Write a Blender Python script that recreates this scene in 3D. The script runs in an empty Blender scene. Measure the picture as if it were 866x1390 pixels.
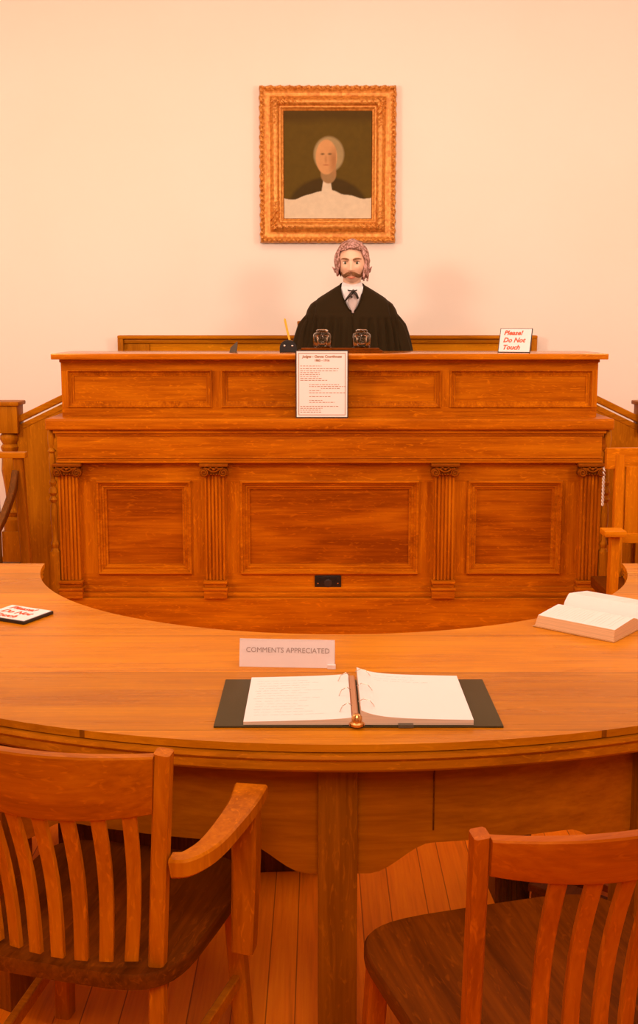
import bpy, bmesh, math, random
from mathutils import Vector, Matrix, noise
R = math.radians
random.seed(7)
sc = bpy.context.scene
COL = sc.collection

# ---------------------------------------------------------------- camera
cam_d = bpy.data.cameras.new('camera')
cam = bpy.data.objects.new('camera', cam_d); COL.objects.link(cam)
cam.location = (-0.05, 0, 1.6)
cam.rotation_euler = (R(90) - math.atan(215/1450), 0, 0)
cam_d.sensor_fit = 'VERTICAL'; cam_d.sensor_height = 36; cam_d.sensor_width = 24
cam_d.lens = 36*1450/1390; cam_d.shift_y = -45/1390
cam_d.clip_start = .05
sc.camera = cam
# ---------------------------------------------------------------- world, exposure, room lamps, added fill
w = bpy.data.worlds.new('world'); sc.world = w; w.use_nodes = True
w.node_tree.nodes['Background'].inputs[0].default_value = (1, .62, .38, 1)
w.node_tree.nodes['Background'].inputs[1].default_value = .15
sc.view_settings.view_transform = 'Standard'; sc.view_settings.look = 'None'
sc.view_settings.gamma = 1; sc.view_settings.exposure = 0.0
sc.view_settings.use_curve_mapping = False
WARM = (1, .74, .585)
def area(name, loc, target, size, power, color=WARM, size_y=None):
    d = bpy.data.lights.new(name, 'AREA'); d.energy = power; d.color = color
    d.shape = 'RECTANGLE'; d.size = size; d.size_y = size_y or size
    o = bpy.data.objects.new(name, d); COL.objects.link(o); o.location = loc
    o.rotation_euler = (Vector(target)-Vector(loc)).to_track_quat('-Z', 'Y').to_euler()
    return o
area('room_lamp_left', (-2.6, 3.0, 2.5), (.1, 6.4, 1.7), .6, 58)
area('room_lamp_right', (2.6, 3.0, 2.5), (.1, 6.4, 1.7), .6, 47)
area('ceiling_lamp_front', (0, 3.6, 3.7), (0, 3.9, 0), 2.2, 44)
area('foreground_fill', (0, -.6, 3.3), (0, 4.5, 1.0), 1.8, 105)  # added fill behind the camera, brightens desk front and chair backs

# ---------------------------------------------------------------- materials
def newmat(name):
    m = bpy.data.materials.new(name); m.use_nodes = True
    return m, m.node_tree.nodes, m.node_tree.links, m.node_tree.nodes['Principled BSDF']
def plain(name, col, rough=.5, metal=0, spec=.4, bump=0, bscale=200):
    m, n, l, b = newmat(name)
    b.inputs['Base Color'].default_value = (*col, 1); b.inputs['Roughness'].default_value = rough
    b.inputs['Metallic'].default_value = metal; b.inputs['Specular IOR Level'].default_value = spec
    tc = n.new('ShaderNodeTexCoord'); nz = n.new('ShaderNodeTexNoise'); nz.inputs['Scale'].default_value = bscale
    l.new(tc.outputs['Object'], nz.inputs['Vector'])
    mr = n.new('ShaderNodeMapRange'); mr.inputs['To Min'].default_value = max(rough-.06, 0); mr.inputs['To Max'].default_value = min(rough+.06, 1)
    l.new(nz.outputs['Fac'], mr.inputs['Value']); l.new(mr.outputs[0], b.inputs['Roughness'])
    if bump:
        bp = n.new('ShaderNodeBump'); bp.inputs['Strength'].default_value = bump; bp.inputs['Distance'].default_value = .002
        l.new(nz.outputs['Fac'], bp.inputs['Height']); l.new(bp.outputs[0], b.inputs['Normal'])
    return m
def wood(name, dark, mid, light, axis='x', rough=.38, spec=.14, seams=None, seam_axis='y', fleck=.5, blotch=.35, seam_w=.0016, scale=1., tint=.0):
    """oak: long streaks along axis, short ray flecks, broad blotches, optional board seams"""
    m, n, l, b = newmat(name)
    tc = n.new('ShaderNodeTexCoord')
    def nz(along, across, detail, dist, off=0):
        mp = n.new('ShaderNodeMapping')
        s = [across*scale]*3; s['xyz'.index(axis)] = along*scale
        mp.inputs['Scale'].default_value = s; mp.inputs['Location'].default_value = (off, off*1.7, off*.6)
        l.new(tc.outputs['Object'], mp.inputs['Vector'])
        t = n.new('ShaderNodeTexNoise'); t.inputs['Scale'].default_value = 1
        t.inputs['Detail'].default_value = detail; t.inputs['Distortion'].default_value = dist
        l.new(mp.outputs[0], t.inputs['Vector']); return t.outputs['Fac']
    def math_(op, a, b_, c=None):
        k = n.new('ShaderNodeMath'); k.operation = op
        for i, v in enumerate((a, b_, c)):
            if v is None: continue
            if isinstance(v, (int, float)): k.inputs[i].default_value = v
            else: l.new(v, k.inputs[i])
        return k.outputs[0]
    fine = nz(5, 120, 4, .4); med = nz(1.6, 22, 5, 1.2, 3); big = nz(1.2, 4.5, 2, .8, 7); fl = nz(14, 60, 2, 2.2, 11)
    v = math_('MULTIPLY_ADD', fine, .35, math_('MULTIPLY_ADD', med, .45, math_('MULTIPLY', big, blotch)))
    v = math_('ADD', v, .5-.4-blotch/2)
    cr = n.new('ShaderNodeValToRGB'); e = cr.color_ramp.elements
    e[0].position = .36; e[0].color = (*dark, 1); e[1].position = .66; e[1].color = (*light, 1)
    k = e.new(.5); k.color = (*mid, 1)
    l.new(v, cr.inputs[0]); colr = cr.outputs[0]
    fm = n.new('ShaderNodeMapRange'); fm.inputs['From Min'].default_value = .58; fm.inputs['From Max'].default_value = .72
    fm.inputs['To Max'].default_value = fleck; l.new(fl, fm.inputs['Value'])
    mx = n.new('ShaderNodeMixRGB'); mx.inputs[2].default_value = (*[min(1, c*1.35) for c in light], 1)
    l.new(fm.outputs[0], mx.inputs[0]); l.new(colr, mx.inputs[1]); colr = mx.outputs[0]
    if seams:
        sp = n.new('ShaderNodeSeparateXYZ'); l.new(tc.outputs['Object'], sp.inputs[0])
        co = sp.outputs['XYZ'.index(seam_axis.upper())]
        tot = 0.0; idx = 0.0
        for s in seams:
            d = math_('ABSOLUTE', math_('SUBTRACT', co, s), 0)
            tot = math_('ADD', math_('LESS_THAN', d, seam_w), tot)
            idx = math_('ADD', math_('GREATER_THAN', co, s), idx)
        wn = n.new('ShaderNodeTexWhiteNoise'); wn.noise_dimensions = '1D'; l.new(idx, wn.inputs['W'])
        hv = n.new('ShaderNodeHueSaturation'); l.new(colr, hv.inputs['Color'])
        l.new(math_('MULTIPLY_ADD', wn.outputs['Value'], .28, .86), hv.inputs['Value'])
        mx2 = n.new('ShaderNodeMixRGB'); mx2.inputs[2].default_value = (dark[0]*.3, dark[1]*.25, dark[2]*.2, 1)
        l.new(math_('MULTIPLY', math_('MINIMUM', tot, 1), .75), mx2.inputs[0]); l.new(hv.outputs[0], mx2.inputs[1]); colr = mx2.outputs[0]
    l.new(colr, b.inputs['Base Color'])
    b.inputs['Specular IOR Level'].default_value = spec; b.inputs['Specular Tint'].default_value = (1, .55, .22, 1)
    mr = n.new('ShaderNodeMapRange'); mr.inputs['To Min'].default_value = rough-.07; mr.inputs['To Max'].default_value = rough+.09
    l.new(med, mr.inputs['Value']); l.new(mr.outputs[0], b.inputs['Roughness'])
    bp = n.new('ShaderNodeBump'); bp.inputs['Strength'].default_value = .12; bp.inputs['Distance'].default_value = .002
    l.new(fine, bp.inputs['Height']); l.new(bp.outputs[0], b.inputs['Normal'])
    return m
BD, BM_, BL = (.27, .058, .0008), (.40, .100, .0012), (.54, .160, .002)
bench_h = wood('bench_oak_across', BD, BM_, BL, 'x', rough=.36)
bench_v = wood('bench_oak_upright', BD, BM_, BL, 'z', rough=.36)
bench_panel = wood('bench_oak_figured_panel', (.21, .040, .0006), (.30, .064, .001), (.43, .112, .0015), 'x', rough=.36, fleck=.45, blotch=.75)
carve_m = wood('carved_dark_oak', (.13, .028, .001), (.22, .05, .001), (.32, .085, .002), 'x', rough=.4)
top_m = wood('bench_top_oak', (.30, .070, .001), (.44, .120, .002), (.56, .18, .004), 'x', rough=.16, spec=.6)
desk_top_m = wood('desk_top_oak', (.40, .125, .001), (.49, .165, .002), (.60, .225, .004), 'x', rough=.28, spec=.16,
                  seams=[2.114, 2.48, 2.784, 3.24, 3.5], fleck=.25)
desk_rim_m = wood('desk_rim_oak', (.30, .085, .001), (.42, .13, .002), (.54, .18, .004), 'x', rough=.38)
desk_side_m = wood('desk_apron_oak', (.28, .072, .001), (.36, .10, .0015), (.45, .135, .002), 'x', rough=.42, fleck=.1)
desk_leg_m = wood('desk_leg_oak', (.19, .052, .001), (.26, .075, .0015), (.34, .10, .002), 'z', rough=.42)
chair_h = wood('chair_oak_across', (.32, .078, .0008), (.43, .115, .0012), (.52, .16, .002), 'x', rough=.36, fleck=.4)
chair_v = wood('chair_oak_upright', (.32, .078, .0008), (.43, .113, .0012), (.52, .155, .002), 'z', rough=.36)
seat_m = wood('chair_seat_dark', (.08, .017, .0008), (.13, .028, .001), (.19, .042, .001), 'y', rough=.45, spec=.07)
red_h = wood('reddish_chair_across', (.30, .058, .0008), (.40, .084, .001), (.48, .12, .002), 'x', rough=.36, fleck=.3)
red_v = wood('reddish_chair_upright', (.28, .054, .0008), (.38, .080, .001), (.46, .11, .002), 'z', rough=.36)
stair_v = wood('stair_oak', (.24, .070, .001), (.36, .115, .002), (.46, .16, .003), 'z', rough=.4)
stair_h = wood('stair_oak_across', (.28, .085, .001), (.42, .135, .002), (.52, .185, .003), 'x', rough=.36)
panel_m = wood('wall_panel_oak', (.46, .15, .001), (.58, .205, .002), (.68, .26, .004), 'x', rough=.4)
light_v = wood('pale_chair_oak', (.40, .105, .001), (.51, .145, .002), (.60, .195, .003), 'z', rough=.4)
light_h = wood('pale_chair_oak_across', (.40, .105, .001), (.52, .15, .002), (.62, .205, .003), 'x', rough=.4)
dark_v = wood('dark_chair_wood', (.05, .014, .002), (.10, .028, .003), (.17, .05, .005), 'z', rough=.4)
floor_m = wood('floor_boards', (.62, .135, .001), (.80, .18, .0015), (.88, .23, .003), 'y', rough=.45, spec=.12, fleck=.1,
               seams=[-3+.083*i+.012*math.sin(i*2.3) for i in range(76)], seam_axis='x', seam_w=.0014)
ceil_m = plain('ceiling_plaster', (.8, .74, .66), .9, bump=.1)
black_m = plain('black_plastic', (.012, .010, .008), .3)
blackedge = plain('black_edging', (.02, .014, .01), .4)
steel_m = plain('steel', (.75, .7, .62), .25, 1)
brass_m = plain('brass_clasp', (.75, .42, .14), .25, 1)
vinyl_m = plain('dark_green_vinyl', (.060, .042, .012), .5, spec=.2, bump=.3, bscale=500)
vinyl_in = plain('binder_lining', (.03, .022, .014), .4)
pencil_m = plain('yellow_pencil', (.85, .42, .02), .4)
skin_m = plain('mannequin_skin', (.80, .52, .36), .42)
lip_m = plain('mannequin_lips', (.62, .20, .12), .4)
eye_w = plain('eye_white', (.75, .68, .6), .25)
eye_i = plain('eye_iris', (.06, .06, .03), .2)
brow_m = plain('brow_hair', (.24, .12, .05), .8, bump=.5)
stache_m = plain('moustache_hair', (.22, .105, .04), .8, bump=.6)
shirt_m = plain('white_shirt_cloth', (.78, .74, .74), .8, bump=.15)
jabot_m = plain('grey_neckcloth', (.50, .42, .40), .8, bump=.3)
paper_m = plain('white_paper', (.84, .74, .73), .75)
cream_m = plain('cream_paper', (.82, .71, .68), .7)
ink_red = plain('red_print', (.72, .09, .03), .6)
ink_grey = plain('grey_print', (.38, .28, .25), .6)
ink_brown = plain('brown_print', (.30, .14, .05), .6)
ink_faint = plain('faint_pencil_ink', (.70, .62, .60), .7)
rope_m = plain('white_cord', (.8, .7, .6), .8)
glass_m, _n, _l, _b = newmat('clear_glass')
_b.inputs['Transmission Weight'].default_value = 1; _b.inputs['Roughness'].default_value = .02; _b.inputs['IOR'].default_value = 1.2
_b.inputs['Base Color'].default_value = (.97, .95, .9, 1)
# page edges: fine leaf lines
def page_edges(name, col):
    m, n, l, b = newmat(name)
    tc = n.new('ShaderNodeTexCoord'); mp = n.new('ShaderNodeMapping'); mp.inputs['Scale'].default_value = (1, 1, 900)
    t = n.new('ShaderNodeTexNoise'); t.inputs['Scale'].default_value = 1; t.inputs['Detail'].default_value = 1
    cr = n.new('ShaderNodeValToRGB'); cr.color_ramp.elements[0].position = .35; cr.color_ramp.elements[1].position = .65
    cr.color_ramp.elements[0].color = (*[c*.72 for c in col], 1); cr.color_ramp.elements[1].color = (*col, 1)
    l.new(tc.outputs['Object'], mp.inputs[0]); l.new(mp.outputs[0], t.inputs['Vector']); l.new(t.outputs['Fac'], cr.inputs[0]); l.new(cr.outputs[0], b.inputs['Base Color'])
    b.inputs['Roughness'].default_value = .7
    return m
edge_m = page_edges('page_edges', (.80, .60, .44))
edge_tan = page_edges('tan_page_edges', (.74, .42, .20))
# wall plaster
wall_m, n_, l_, b_ = newmat('wall_plaster')
tc = n_.new('ShaderNodeTexCoord'); t1 = n_.new('ShaderNodeTexNoise'); t1.inputs['Scale'].default_value = .7; t1.inputs['Detail'].default_value = 3
cr = n_.new('ShaderNodeValToRGB'); cr.color_ramp.elements[0].color = (.83, .76, .66, 1); cr.color_ramp.elements[1].color = (.88, .80, .72, 1)
cr.color_ramp.elements[0].position = .3; cr.color_ramp.elements[1].position = .7
l_.new(tc.outputs['Object'], t1.inputs['Vector']); l_.new(t1.outputs['Fac'], cr.inputs[0]); l_.new(cr.outputs[0], b_.inputs['Base Color'])
b_.inputs['Roughness'].default_value = .85; b_.inputs['Specular IOR Level'].default_value = .2
t2 = n_.new('ShaderNodeTexNoise'); t2.inputs['Scale'].default_value = 60; l_.new(tc.outputs['Object'], t2.inputs['Vector'])
bp = n_.new('ShaderNodeBump'); bp.inputs['Strength'].default_value = .05; bp.inputs['Distance'].default_value = .003
l_.new(t2.outputs['Fac'], bp.inputs['Height']); l_.new(bp.outputs[0], b_.inputs['Normal'])
# gilt
gilt_m, n_, l_, b_ = newmat('worn_gilt')
tc = n_.new('ShaderNodeTexCoord'); t1 = n_.new('ShaderNodeTexNoise'); t1.inputs['Scale'].default_value = 55; t1.inputs['Detail'].default_value = 5
cr = n_.new('ShaderNodeValToRGB'); e = cr.color_ramp.elements
e[0].position = .3; e[0].color = (.46, .155, .016, 1); e[1].position = .7; e[1].color = (.78, .36, .07, 1)
l_.new(tc.outputs['Object'], t1.inputs['Vector']); l_.new(t1.outputs['Fac'], cr.inputs[0]); l_.new(cr.outputs[0], b_.inputs['Base Color'])
b_.inputs['Metallic'].default_value = .35; b_.inputs['Roughness'].default_value = .38
bp = n_.new('ShaderNodeBump'); bp.inputs['Strength'].default_value = .5; bp.inputs['Distance'].default_value = .003
l_.new(t1.outputs['Fac'], bp.inputs['Height']); l_.new(bp.outputs[0], b_.inputs['Normal'])
# robe
robe_m, n_, l_, b_ = newmat('black_robe_cloth')
b_.inputs['Base Color'].default_value = (.020, .013, .005, 1); b_.inputs['Roughness'].default_value = .7; b_.inputs['Specular IOR Level'].default_value = .15; b_.inputs['Specular Tint'].default_value = (1, .6, .3, 1)
b_.inputs['Sheen Weight'].default_value = .06; b_.inputs['Sheen Tint'].default_value = (.5, .36, .2, 1)
tc = n_.new('ShaderNodeTexCoord'); t1 = n_.new('ShaderNodeTexNoise'); t1.inputs['Scale'].default_value = 400
bp = n_.new('ShaderNodeBump'); bp.inputs['Strength'].default_value = .15; bp.inputs['Distance'].default_value = .001
l_.new(tc.outputs['Object'], t1.inputs['Vector']); l_.new(t1.outputs['Fac'], bp.inputs['Height']); l_.new(bp.outputs[0], b_.inputs['Normal'])
# hair
hair_m, n_, l_, b_ = newmat('mauve_wig_hair')
tc = n_.new('ShaderNodeTexCoord'); t1 = n_.new('ShaderNodeTexNoise'); t1.inputs['Scale'].default_value = 45; t1.inputs['Detail'].default_value = 4; t1.inputs['Distortion'].default_value = 1.5
cr = n_.new('ShaderNodeValToRGB'); e = cr.color_ramp.elements
e[0].position = .40; e[0].color = (.20, .085, .045, 1); e[1].position = .60; e[1].color = (.62, .36, .32, 1)  # brown stop paints the shadows between curls into the hair colour
l_.new(tc.outputs['Object'], t1.inputs['Vector']); l_.new(t1.outputs['Fac'], cr.inputs[0]); l_.new(cr.outputs[0], b_.inputs['Base Color'])
b_.inputs['Roughness'].default_value = .6
bp = n_.new('ShaderNodeBump'); bp.inputs['Strength'].default_value = .8; bp.inputs['Distance'].default_value = .006
l_.new(t1.outputs['Fac'], bp.inputs['Height']); l_.new(bp.outputs[0], b_.inputs['Normal'])

# ---------------------------------------------------------------- helpers
def put(name, bm, mat, parent=None, smooth=False, auto=None):
    bmesh.ops.recalc_face_normals(bm, faces=bm.faces)
    me = bpy.data.meshes.new(name); bm.to_mesh(me); bm.free()
    mats = mat if isinstance(mat, (list, tuple)) else [mat]
    for m in mats: me.materials.append(m)
    if smooth:
        me.polygons.foreach_set('use_smooth', [True]*len(me.polygons))
        if auto: me.set_sharp_from_angle(angle=R(auto))
    o = bpy.data.objects.new(name, me); COL.objects.link(o)
    if parent: o.parent = parent
    return o
def thing(name, label, cat, loc=(0, 0, 0), rz=0, group=None):
    o = bpy.data.objects.new(name, None); COL.objects.link(o); o.empty_display_size = .1
    o.location = loc; o.rotation_euler = (0, 0, rz); tag(o, label, cat, group); return o
def tag(o, label, cat, group=None):
    o['label'] = label; o['category'] = cat
    if group: o['group'] = group
    return o
def structure(o):
    o['kind'] = 'structure'; return o
def NB(): return bmesh.new()
def box(bm, x0, x1, y0, y1, z0, z1, bev=0.0, mi=0, seg=2):
    t = bmesh.new()
    vs = [t.verts.new((x, y, z)) for x in (x0, x1) for y in (y0, y1) for z in (z0, z1)]
    for f in ((0, 1, 3, 2), (4, 6, 7, 5), (0, 4, 5, 1), (2, 3, 7, 6), (0, 2, 6, 4), (1, 5, 7, 3)):
        t.faces.new([vs[i] for i in f])
    if bev: bmesh.ops.bevel(t, geom=list(t.edges), offset=bev, segments=seg, affect='EDGES', profile=.6)
    merge(bm, t, mi=mi)
def merge(bm, t, mat=None, mi=0):
    bmesh.ops.recalc_face_normals(t, faces=t.faces)
    vm = {}
    for v in t.verts: vm[v] = bm.verts.new(mat @ v.co if mat else v.co)
    for f in t.faces:
        nf = bm.faces.new([vm[v] for v in f.verts]); nf.material_index = mi if mi else f.material_index
    t.free()
def obox(bm, c, size, rot, bev=0.0, mi=0):
    t = bmesh.new(); a, b, d = [s/2 for s in size]
    box(t, -a, a, -b, b, -d, d, bev)
    merge(bm, t, Matrix.Translation(c) @ rot.to_4x4(), mi)
def lathe(bm, prof, c=(0, 0, 0), seg=24, mi=0, axis='z', mat=None):
    t = bmesh.new(); rings = []
    for r, z in prof:
        ring = []
        for i in range(seg):
            a = 2*math.pi*i/seg
            ring.append(t.verts.new((r*math.cos(a), r*math.sin(a), z)))
        rings.append(ring)
    for a, b in zip(rings, rings[1:]):
        for i in range(seg): t.faces.new((a[i], a[(i+1) % seg], b[(i+1) % seg], b[i]))
    t.faces.new(rings[0][::-1]); t.faces.new(rings[-1])
    M = mat or Matrix()
    if axis == 'y': M = M @ Matrix.Rotation(R(90), 4, 'X')
    merge(bm, t, Matrix.Translation(c) @ M, mi)
def loft(bm, rings, closed=True, caps=True, mi=0):
    rr = [[bm.verts.new(p) for p in r] for r in rings]; n = len(rr[0])
    for a, b in zip(rr, rr[1:]):
        for i in range(n if closed else n-1):
            f = bm.faces.new((a[i], a[(i+1) % n], b[(i+1) % n], b[i])); f.material_index = mi
    if caps and closed:
        for r in (rr[0][::-1], rr[-1]):
            f = bm.faces.new(r); f.material_index = mi
    return rr
def tube(bm, pts, rad, seg=8, mi=0):
    pts = [Vector(p) for p in pts]
    if isinstance(rad, (int, float)): rad = [rad]*len(pts)
    rings = []
    up = Vector((0, 0, 1)); tprev = None
    for i, p in enumerate(pts):
        d = (pts[min(i+1, len(pts)-1)]-pts[max(i-1, 0)]).normalized()
        if tprev is None:
            u = d.orthogonal().normalized()
        else:
            u = (u - d*u.dot(d)); u = u.normalized() if u.length > 1e-6 else d.orthogonal().normalized()
        tprev = d; v = d.cross(u)
        rings.append([p+(u*math.cos(2*math.pi*k/seg)+v*math.sin(2*math.pi*k/seg))*rad[i] for k in range(seg)])
    loft(bm, rings, mi=mi)
def ribbon(bm, pts, w, h, side=None, mi=0, bev=.25):
    """rectangular section (w sideways, h high) swept along pts; w/h may be lists"""
    pts = [Vector(p) for p in pts]; n = len(pts)
    W = w if isinstance(w, list) else [w]*n; Hh = h if isinstance(h, list) else [h]*n
    rings = []
    for i, p in enumerate(pts):
        d = (pts[min(i+1, n-1)]-pts[max(i-1, 0)]).normalized()
        s = Vector(side) if side else d.cross(Vector((0, 0, 1)))
        s = (s-d*s.dot(d)).normalized(); u = s.cross(d).normalized()
        a, b = W[i]/2, Hh[i]/2; c = min(a, b)*bev
        rings.append([p+s*x+u*z for x, z in ((-a+c, -b), (a-c, -b), (a, -b+c), (a, b-c), (a-c, b), (-a+c, b), (-a, b-c), (-a, -b+c))])
    loft(bm, rings, mi=mi)
def prism(bm, poly, y0, y1, mi=0):
    """polygon in XZ extruded along y"""
    a = [bm.verts.new((x, y0, z)) for x, z in poly]; b = [bm.verts.new((x, y1, z)) for x, z in poly]; n = len(poly)
    fs = [bm.faces.new(a[::-1]), bm.faces.new(b)]
    for i in range(n): fs.append(bm.faces.new((a[i], a[(i+1) % n], b[(i+1) % n], b[i])))
    for f in fs: f.material_index = mi
def plan_prism(bm, poly, z0, z1, mi=0):
    a = [bm.verts.new((x, y, z0)) for x, y in poly]; b = [bm.verts.new((x, y, z1)) for x, y in poly]; n = len(poly)
    bm.faces.new(a[::-1]); bm.faces.new(b)
    for i in range(n): bm.faces.new((a[i], a[(i+1) % n], b[(i+1) % n], b[i]))
def moulding(bm, x0, x1, z0, z1, prof, y):
    """mitred frame; prof = [(inset, forward)] ; faces -y"""
    rings = [[(x0+i, y-f, z0+i), (x1-i, y-f, z0+i), (x1-i, y-f, z1-i), (x0+i, y-f, z1-i)] for i, f in prof]
    loft(bm, rings, caps=False)
def text(name, body, size, mat, parent, M, bold=0.0, shear=0.0, align='CENTER', ext=.0002):
    cu = bpy.data.curves.new(name, 'FONT'); cu.body = body; cu.size = size; cu.align_x = align; cu.align_y = 'CENTER'
    cu.offset = bold; cu.shear = shear; cu.extrude = ext; cu.resolution_u = 3
    tmp = bpy.data.objects.new(name, cu); COL.objects.link(tmp)
    dg = bpy.context.evaluated_depsgraph_get()
    me = bpy.data.meshes.new_from_object(tmp.evaluated_get(dg)); bpy.data.objects.remove(tmp); bpy.data.curves.remove(cu)
    me.transform(M); me.materials.clear(); me.materials.append(mat)
    o = bpy.data.objects.new(name, me); COL.objects.link(o); o.parent = parent
    return o
def catmull(P, n=6):
    P = [Vector(p) for p in P]; out = []
    Q = [P[0]*2-P[1]]+P+[P[-1]*2-P[-2]]
    for i in range(1, len(Q)-2):
        for k in range(n):
            t = k/n; a, b, c, d = Q[i-1:i+3]
            out.append(.5*((2*b)+(c-a)*t+(2*a-5*b+4*c-d)*t*t+(-a+3*b-3*c+d)*t**3))
    out.append(P[-1]); return out

# ---------------------------------------------------------------- the room
def shell(name, args, mat):
    b = NB(); box(b, *args); return structure(put(name, b, mat))
shell('floor', (-3.1, 3.1, -2.6, 6.6, -.1, 0), floor_m)
shell('wall_back', (-3.1, 3.1, 6.45, 6.6, 0, 3.9), wall_m)
shell('wall_left', (-3.2, -3.1, -2.6, 6.6, 0, 3.9), wall_m)
shell('wall_right', (3.1, 3.2, -2.6, 6.6, 0, 3.9), wall_m)
shell('wall_front', (-3.1, 3.1, -2.7, -2.6, 0, 3.9), wall_m)
shell('ceiling', (-3.2, 3.2, -2.7, 6.6, 3.9, 4.0), ceil_m)
b = NB(); box(b, -3.1, -1.85, 6.42, 6.45, 0, .16, .004); structure(put('baseboard_back', b, stair_h))

# platform behind the bench
pl = thing('raised_platform', 'low wooden platform behind the bench carrying the seated judge', 'platform', (0, 5.56, 0))
b = NB(); box(b, -1.28, 1.28, 0, .86, 0, .58); put('platform_base', b, stair_h, pl)
b = NB(); box(b, -1.29, 1.29, -.01, .86, .58, .62, .005); put('platform_deck', b, stair_h, pl)

# wood panelling on the wall behind the judge
wp = thing('wall_panelling', 'oak panelling with moulded cap on the back wall behind the judge', 'wall panel', (0, 6.45, 0))
b = NB(); box(b, -1.238, 1.238, -.03, 0, .62, 1.49, .002); put('panel_board', b, panel_m, wp)
b = NB()
for x0, x1 in ((-1.19, -1.06), (1.06, 1.19)):
    b = NB(); box(b, x0, x1, -.042, -.029, .66, 1.462, .002); put('stile', b, stair_v, wp)
b = NB(); box(b, -1.245, 1.245, -.075, 0, 1.492, 1.513, .008); box(b, -1.238, 1.238, -.05, 0, 1.466, 1.492, .006)
put('cap_moulding', b, stair_h, wp, True, 40)
for s in (-1, 1):
    b = NB(); x0, x1 = sorted((s*1.245, s*1.21)); box(b, x0, x1, -.07, 0, .62, 1.5, .008); put('side_moulding', b, stair_v, wp, True, 40)

# ---------------------------------------------------------------- judge's bench
BX = 1.29
bench = thing('judges_bench', 'long golden oak judge bench with pilasters and recessed panels', 'bench', (0, 5.07, 0))
yy = lambda Y: Y-5.07
b = NB(); box(b, -1.27, 1.27, .03, .43, .02, 1.1); put('lower_carcase', b, bench_v, bench)
b = NB(); box(b, -1.305, 1.305, -.035, .43, 0, .268, .004); put('plinth', b, bench_h, bench)
b = NB(); box(b, -1.29, 1.29, -.018, .43, .268, .292, .008); box(b, -1.285, 1.285, -.010, .43, .292, .318, .006); put('base_moulding', b, bench_h, bench, True, 40)
PAN = [(-1.115, -.67), (-.425, .425), (.67, 1.115)]; Z0, Z1 = .385, .835
b = NB(); box(b, -1.285, 1.285, 0, .03, .3, Z0, 0); box(b, -1.285, 1.285, 0, .03, Z1, .95, 0)
put('rail', b, bench_h, bench)
b = NB()
for x0, x1 in ((-1.285, PAN[0][0]), (PAN[0][1], PAN[1][0]), (PAN[1][1], PAN[2][0]), (PAN[2][1], 1.285)):
    b = NB(); box(b, x0, x1, 0, .03, Z0, Z1); put('stile', b, bench_v, bench)
for x0, x1 in PAN:
    b = NB(); box(b, x0+.02, x1-.02, .022, .034, Z0+.02, Z1-.02)
    p = put('front_panel', b, bench_panel, bench)
    b = NB(); moulding(b, x0-.006, x1+.006, Z0-.006, Z1+.006, [(0, -.002), (.001, .010), (.006, .014), (.012, .012), (.014, .004), (.022, .002), (.026, -.006), (.034, -.004), (.038, -.012), (.046, -.014), (.048, -.023)], 0)
    put('panel_moulding', b, bench_h, p, True, 30)
b = NB()
box(b, -1.292, 1.292, -.035, .43, .958, 1.062, .002)
for z0, z1, f in ((.93, .940, .042), (.940, .952, .036), (.952, .960, .041), (1.060, 1.072, .042), (1.072, 1.09, .052)):
    box(b, -BX-(f-.035), BX+(f-.035), -f, .43, z0, z1, .003)
put('frieze', b, bench_h, bench, True, 40)
b = NB(); box(b, -1.338, 1.338, -.07, .44, 1.09, 1.143, .009, seg=3); put('shelf', b, bench_h, bench, True, 40)
# pilasters
def spiral(cx, cz, s, r=.019, turns=1.6):
    return [(cx+s*(r*(1-.72*t)*math.cos(2*math.pi*turns*t+math.pi/2)), -.052, cz+(r*(1-.72*t))*math.sin(2*math.pi*turns*t+math.pi/2)) for t in [i/22 for i in range(23)]]
for px in (-1.248, -.55, .55, 1.248):
    pil = NB()
    wv = .047; nfl = 5
    poly = [(-wv, 0)]
    fw_ = 2*wv/(nfl*2+1)
    x = -wv
    sec = [(-wv, .0), (-wv, -.03)]
    for k in range(nfl):
        a = -wv + fw_*(2*k+1)
        sec += [(a, -.03), (a+fw_*.2, -.0235), (a+fw_*.8, -.0235), (a+fw_, -.03)]
    sec += [(wv, -.03), (wv, 0)]
    loft(pil, [[(px+x, y, z) for x, y in sec] for z in (.358, .88)], caps=True)
    po = put('pilaster', pil, bench_v, bench)
    b = NB(); box(b, px-.056, px+.056, -.05, 0, .27, .312, .003); box(b, px-.060, px+.060, -.056, 0, .310, .322, .004)
    box(b, px-.052, px+.052, -.044, 0, .322, .342, .004); box(b, px-.058, px+.058, -.052, 0, .342, .356, .005)
    put('pilaster_base', b, bench_h, po, True, 40)
    b = NB(); box(b, px-.068, px+.068, -.058, 0, .914, .928, .003); box(b, px-.052, px+.052, -.042, 0, .872, .915, .004)
    for s in (-1, 1):
        lathe(b, [(.001, -.004), (.020, -.003), (.022, .0), (.022, .036), (.001, .038)], (px+s*.046, -.012, .885), 20, axis='y', mat=None)
        tube(b, spiral(px+s*.046, .885, s), .0034, 6)
        tube(b, [(px+s*.046, -.05, .908), (px+s*.03, -.052, .903), (px+s*.012, -.054, .892), (px, -.054, .889)], .004, 6)
        tube(b, [(px+s*.004, -.052, .903), (px+s*.014, -.056, .910), (px+s*.024, -.052, .904)], .0035, 6)
    bmesh.ops.create_icosphere(b, subdivisions=2, radius=.007, matrix=Matrix.Translation((px, -.055, .902)))
    for k in range(-2, 3): bmesh.ops.create_icosphere(b, subdivisions=1, radius=.006, matrix=Matrix.Translation((px+k*.013, -.045, .877)))
    put('capital', b, carve_m, po, True, 40)
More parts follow.
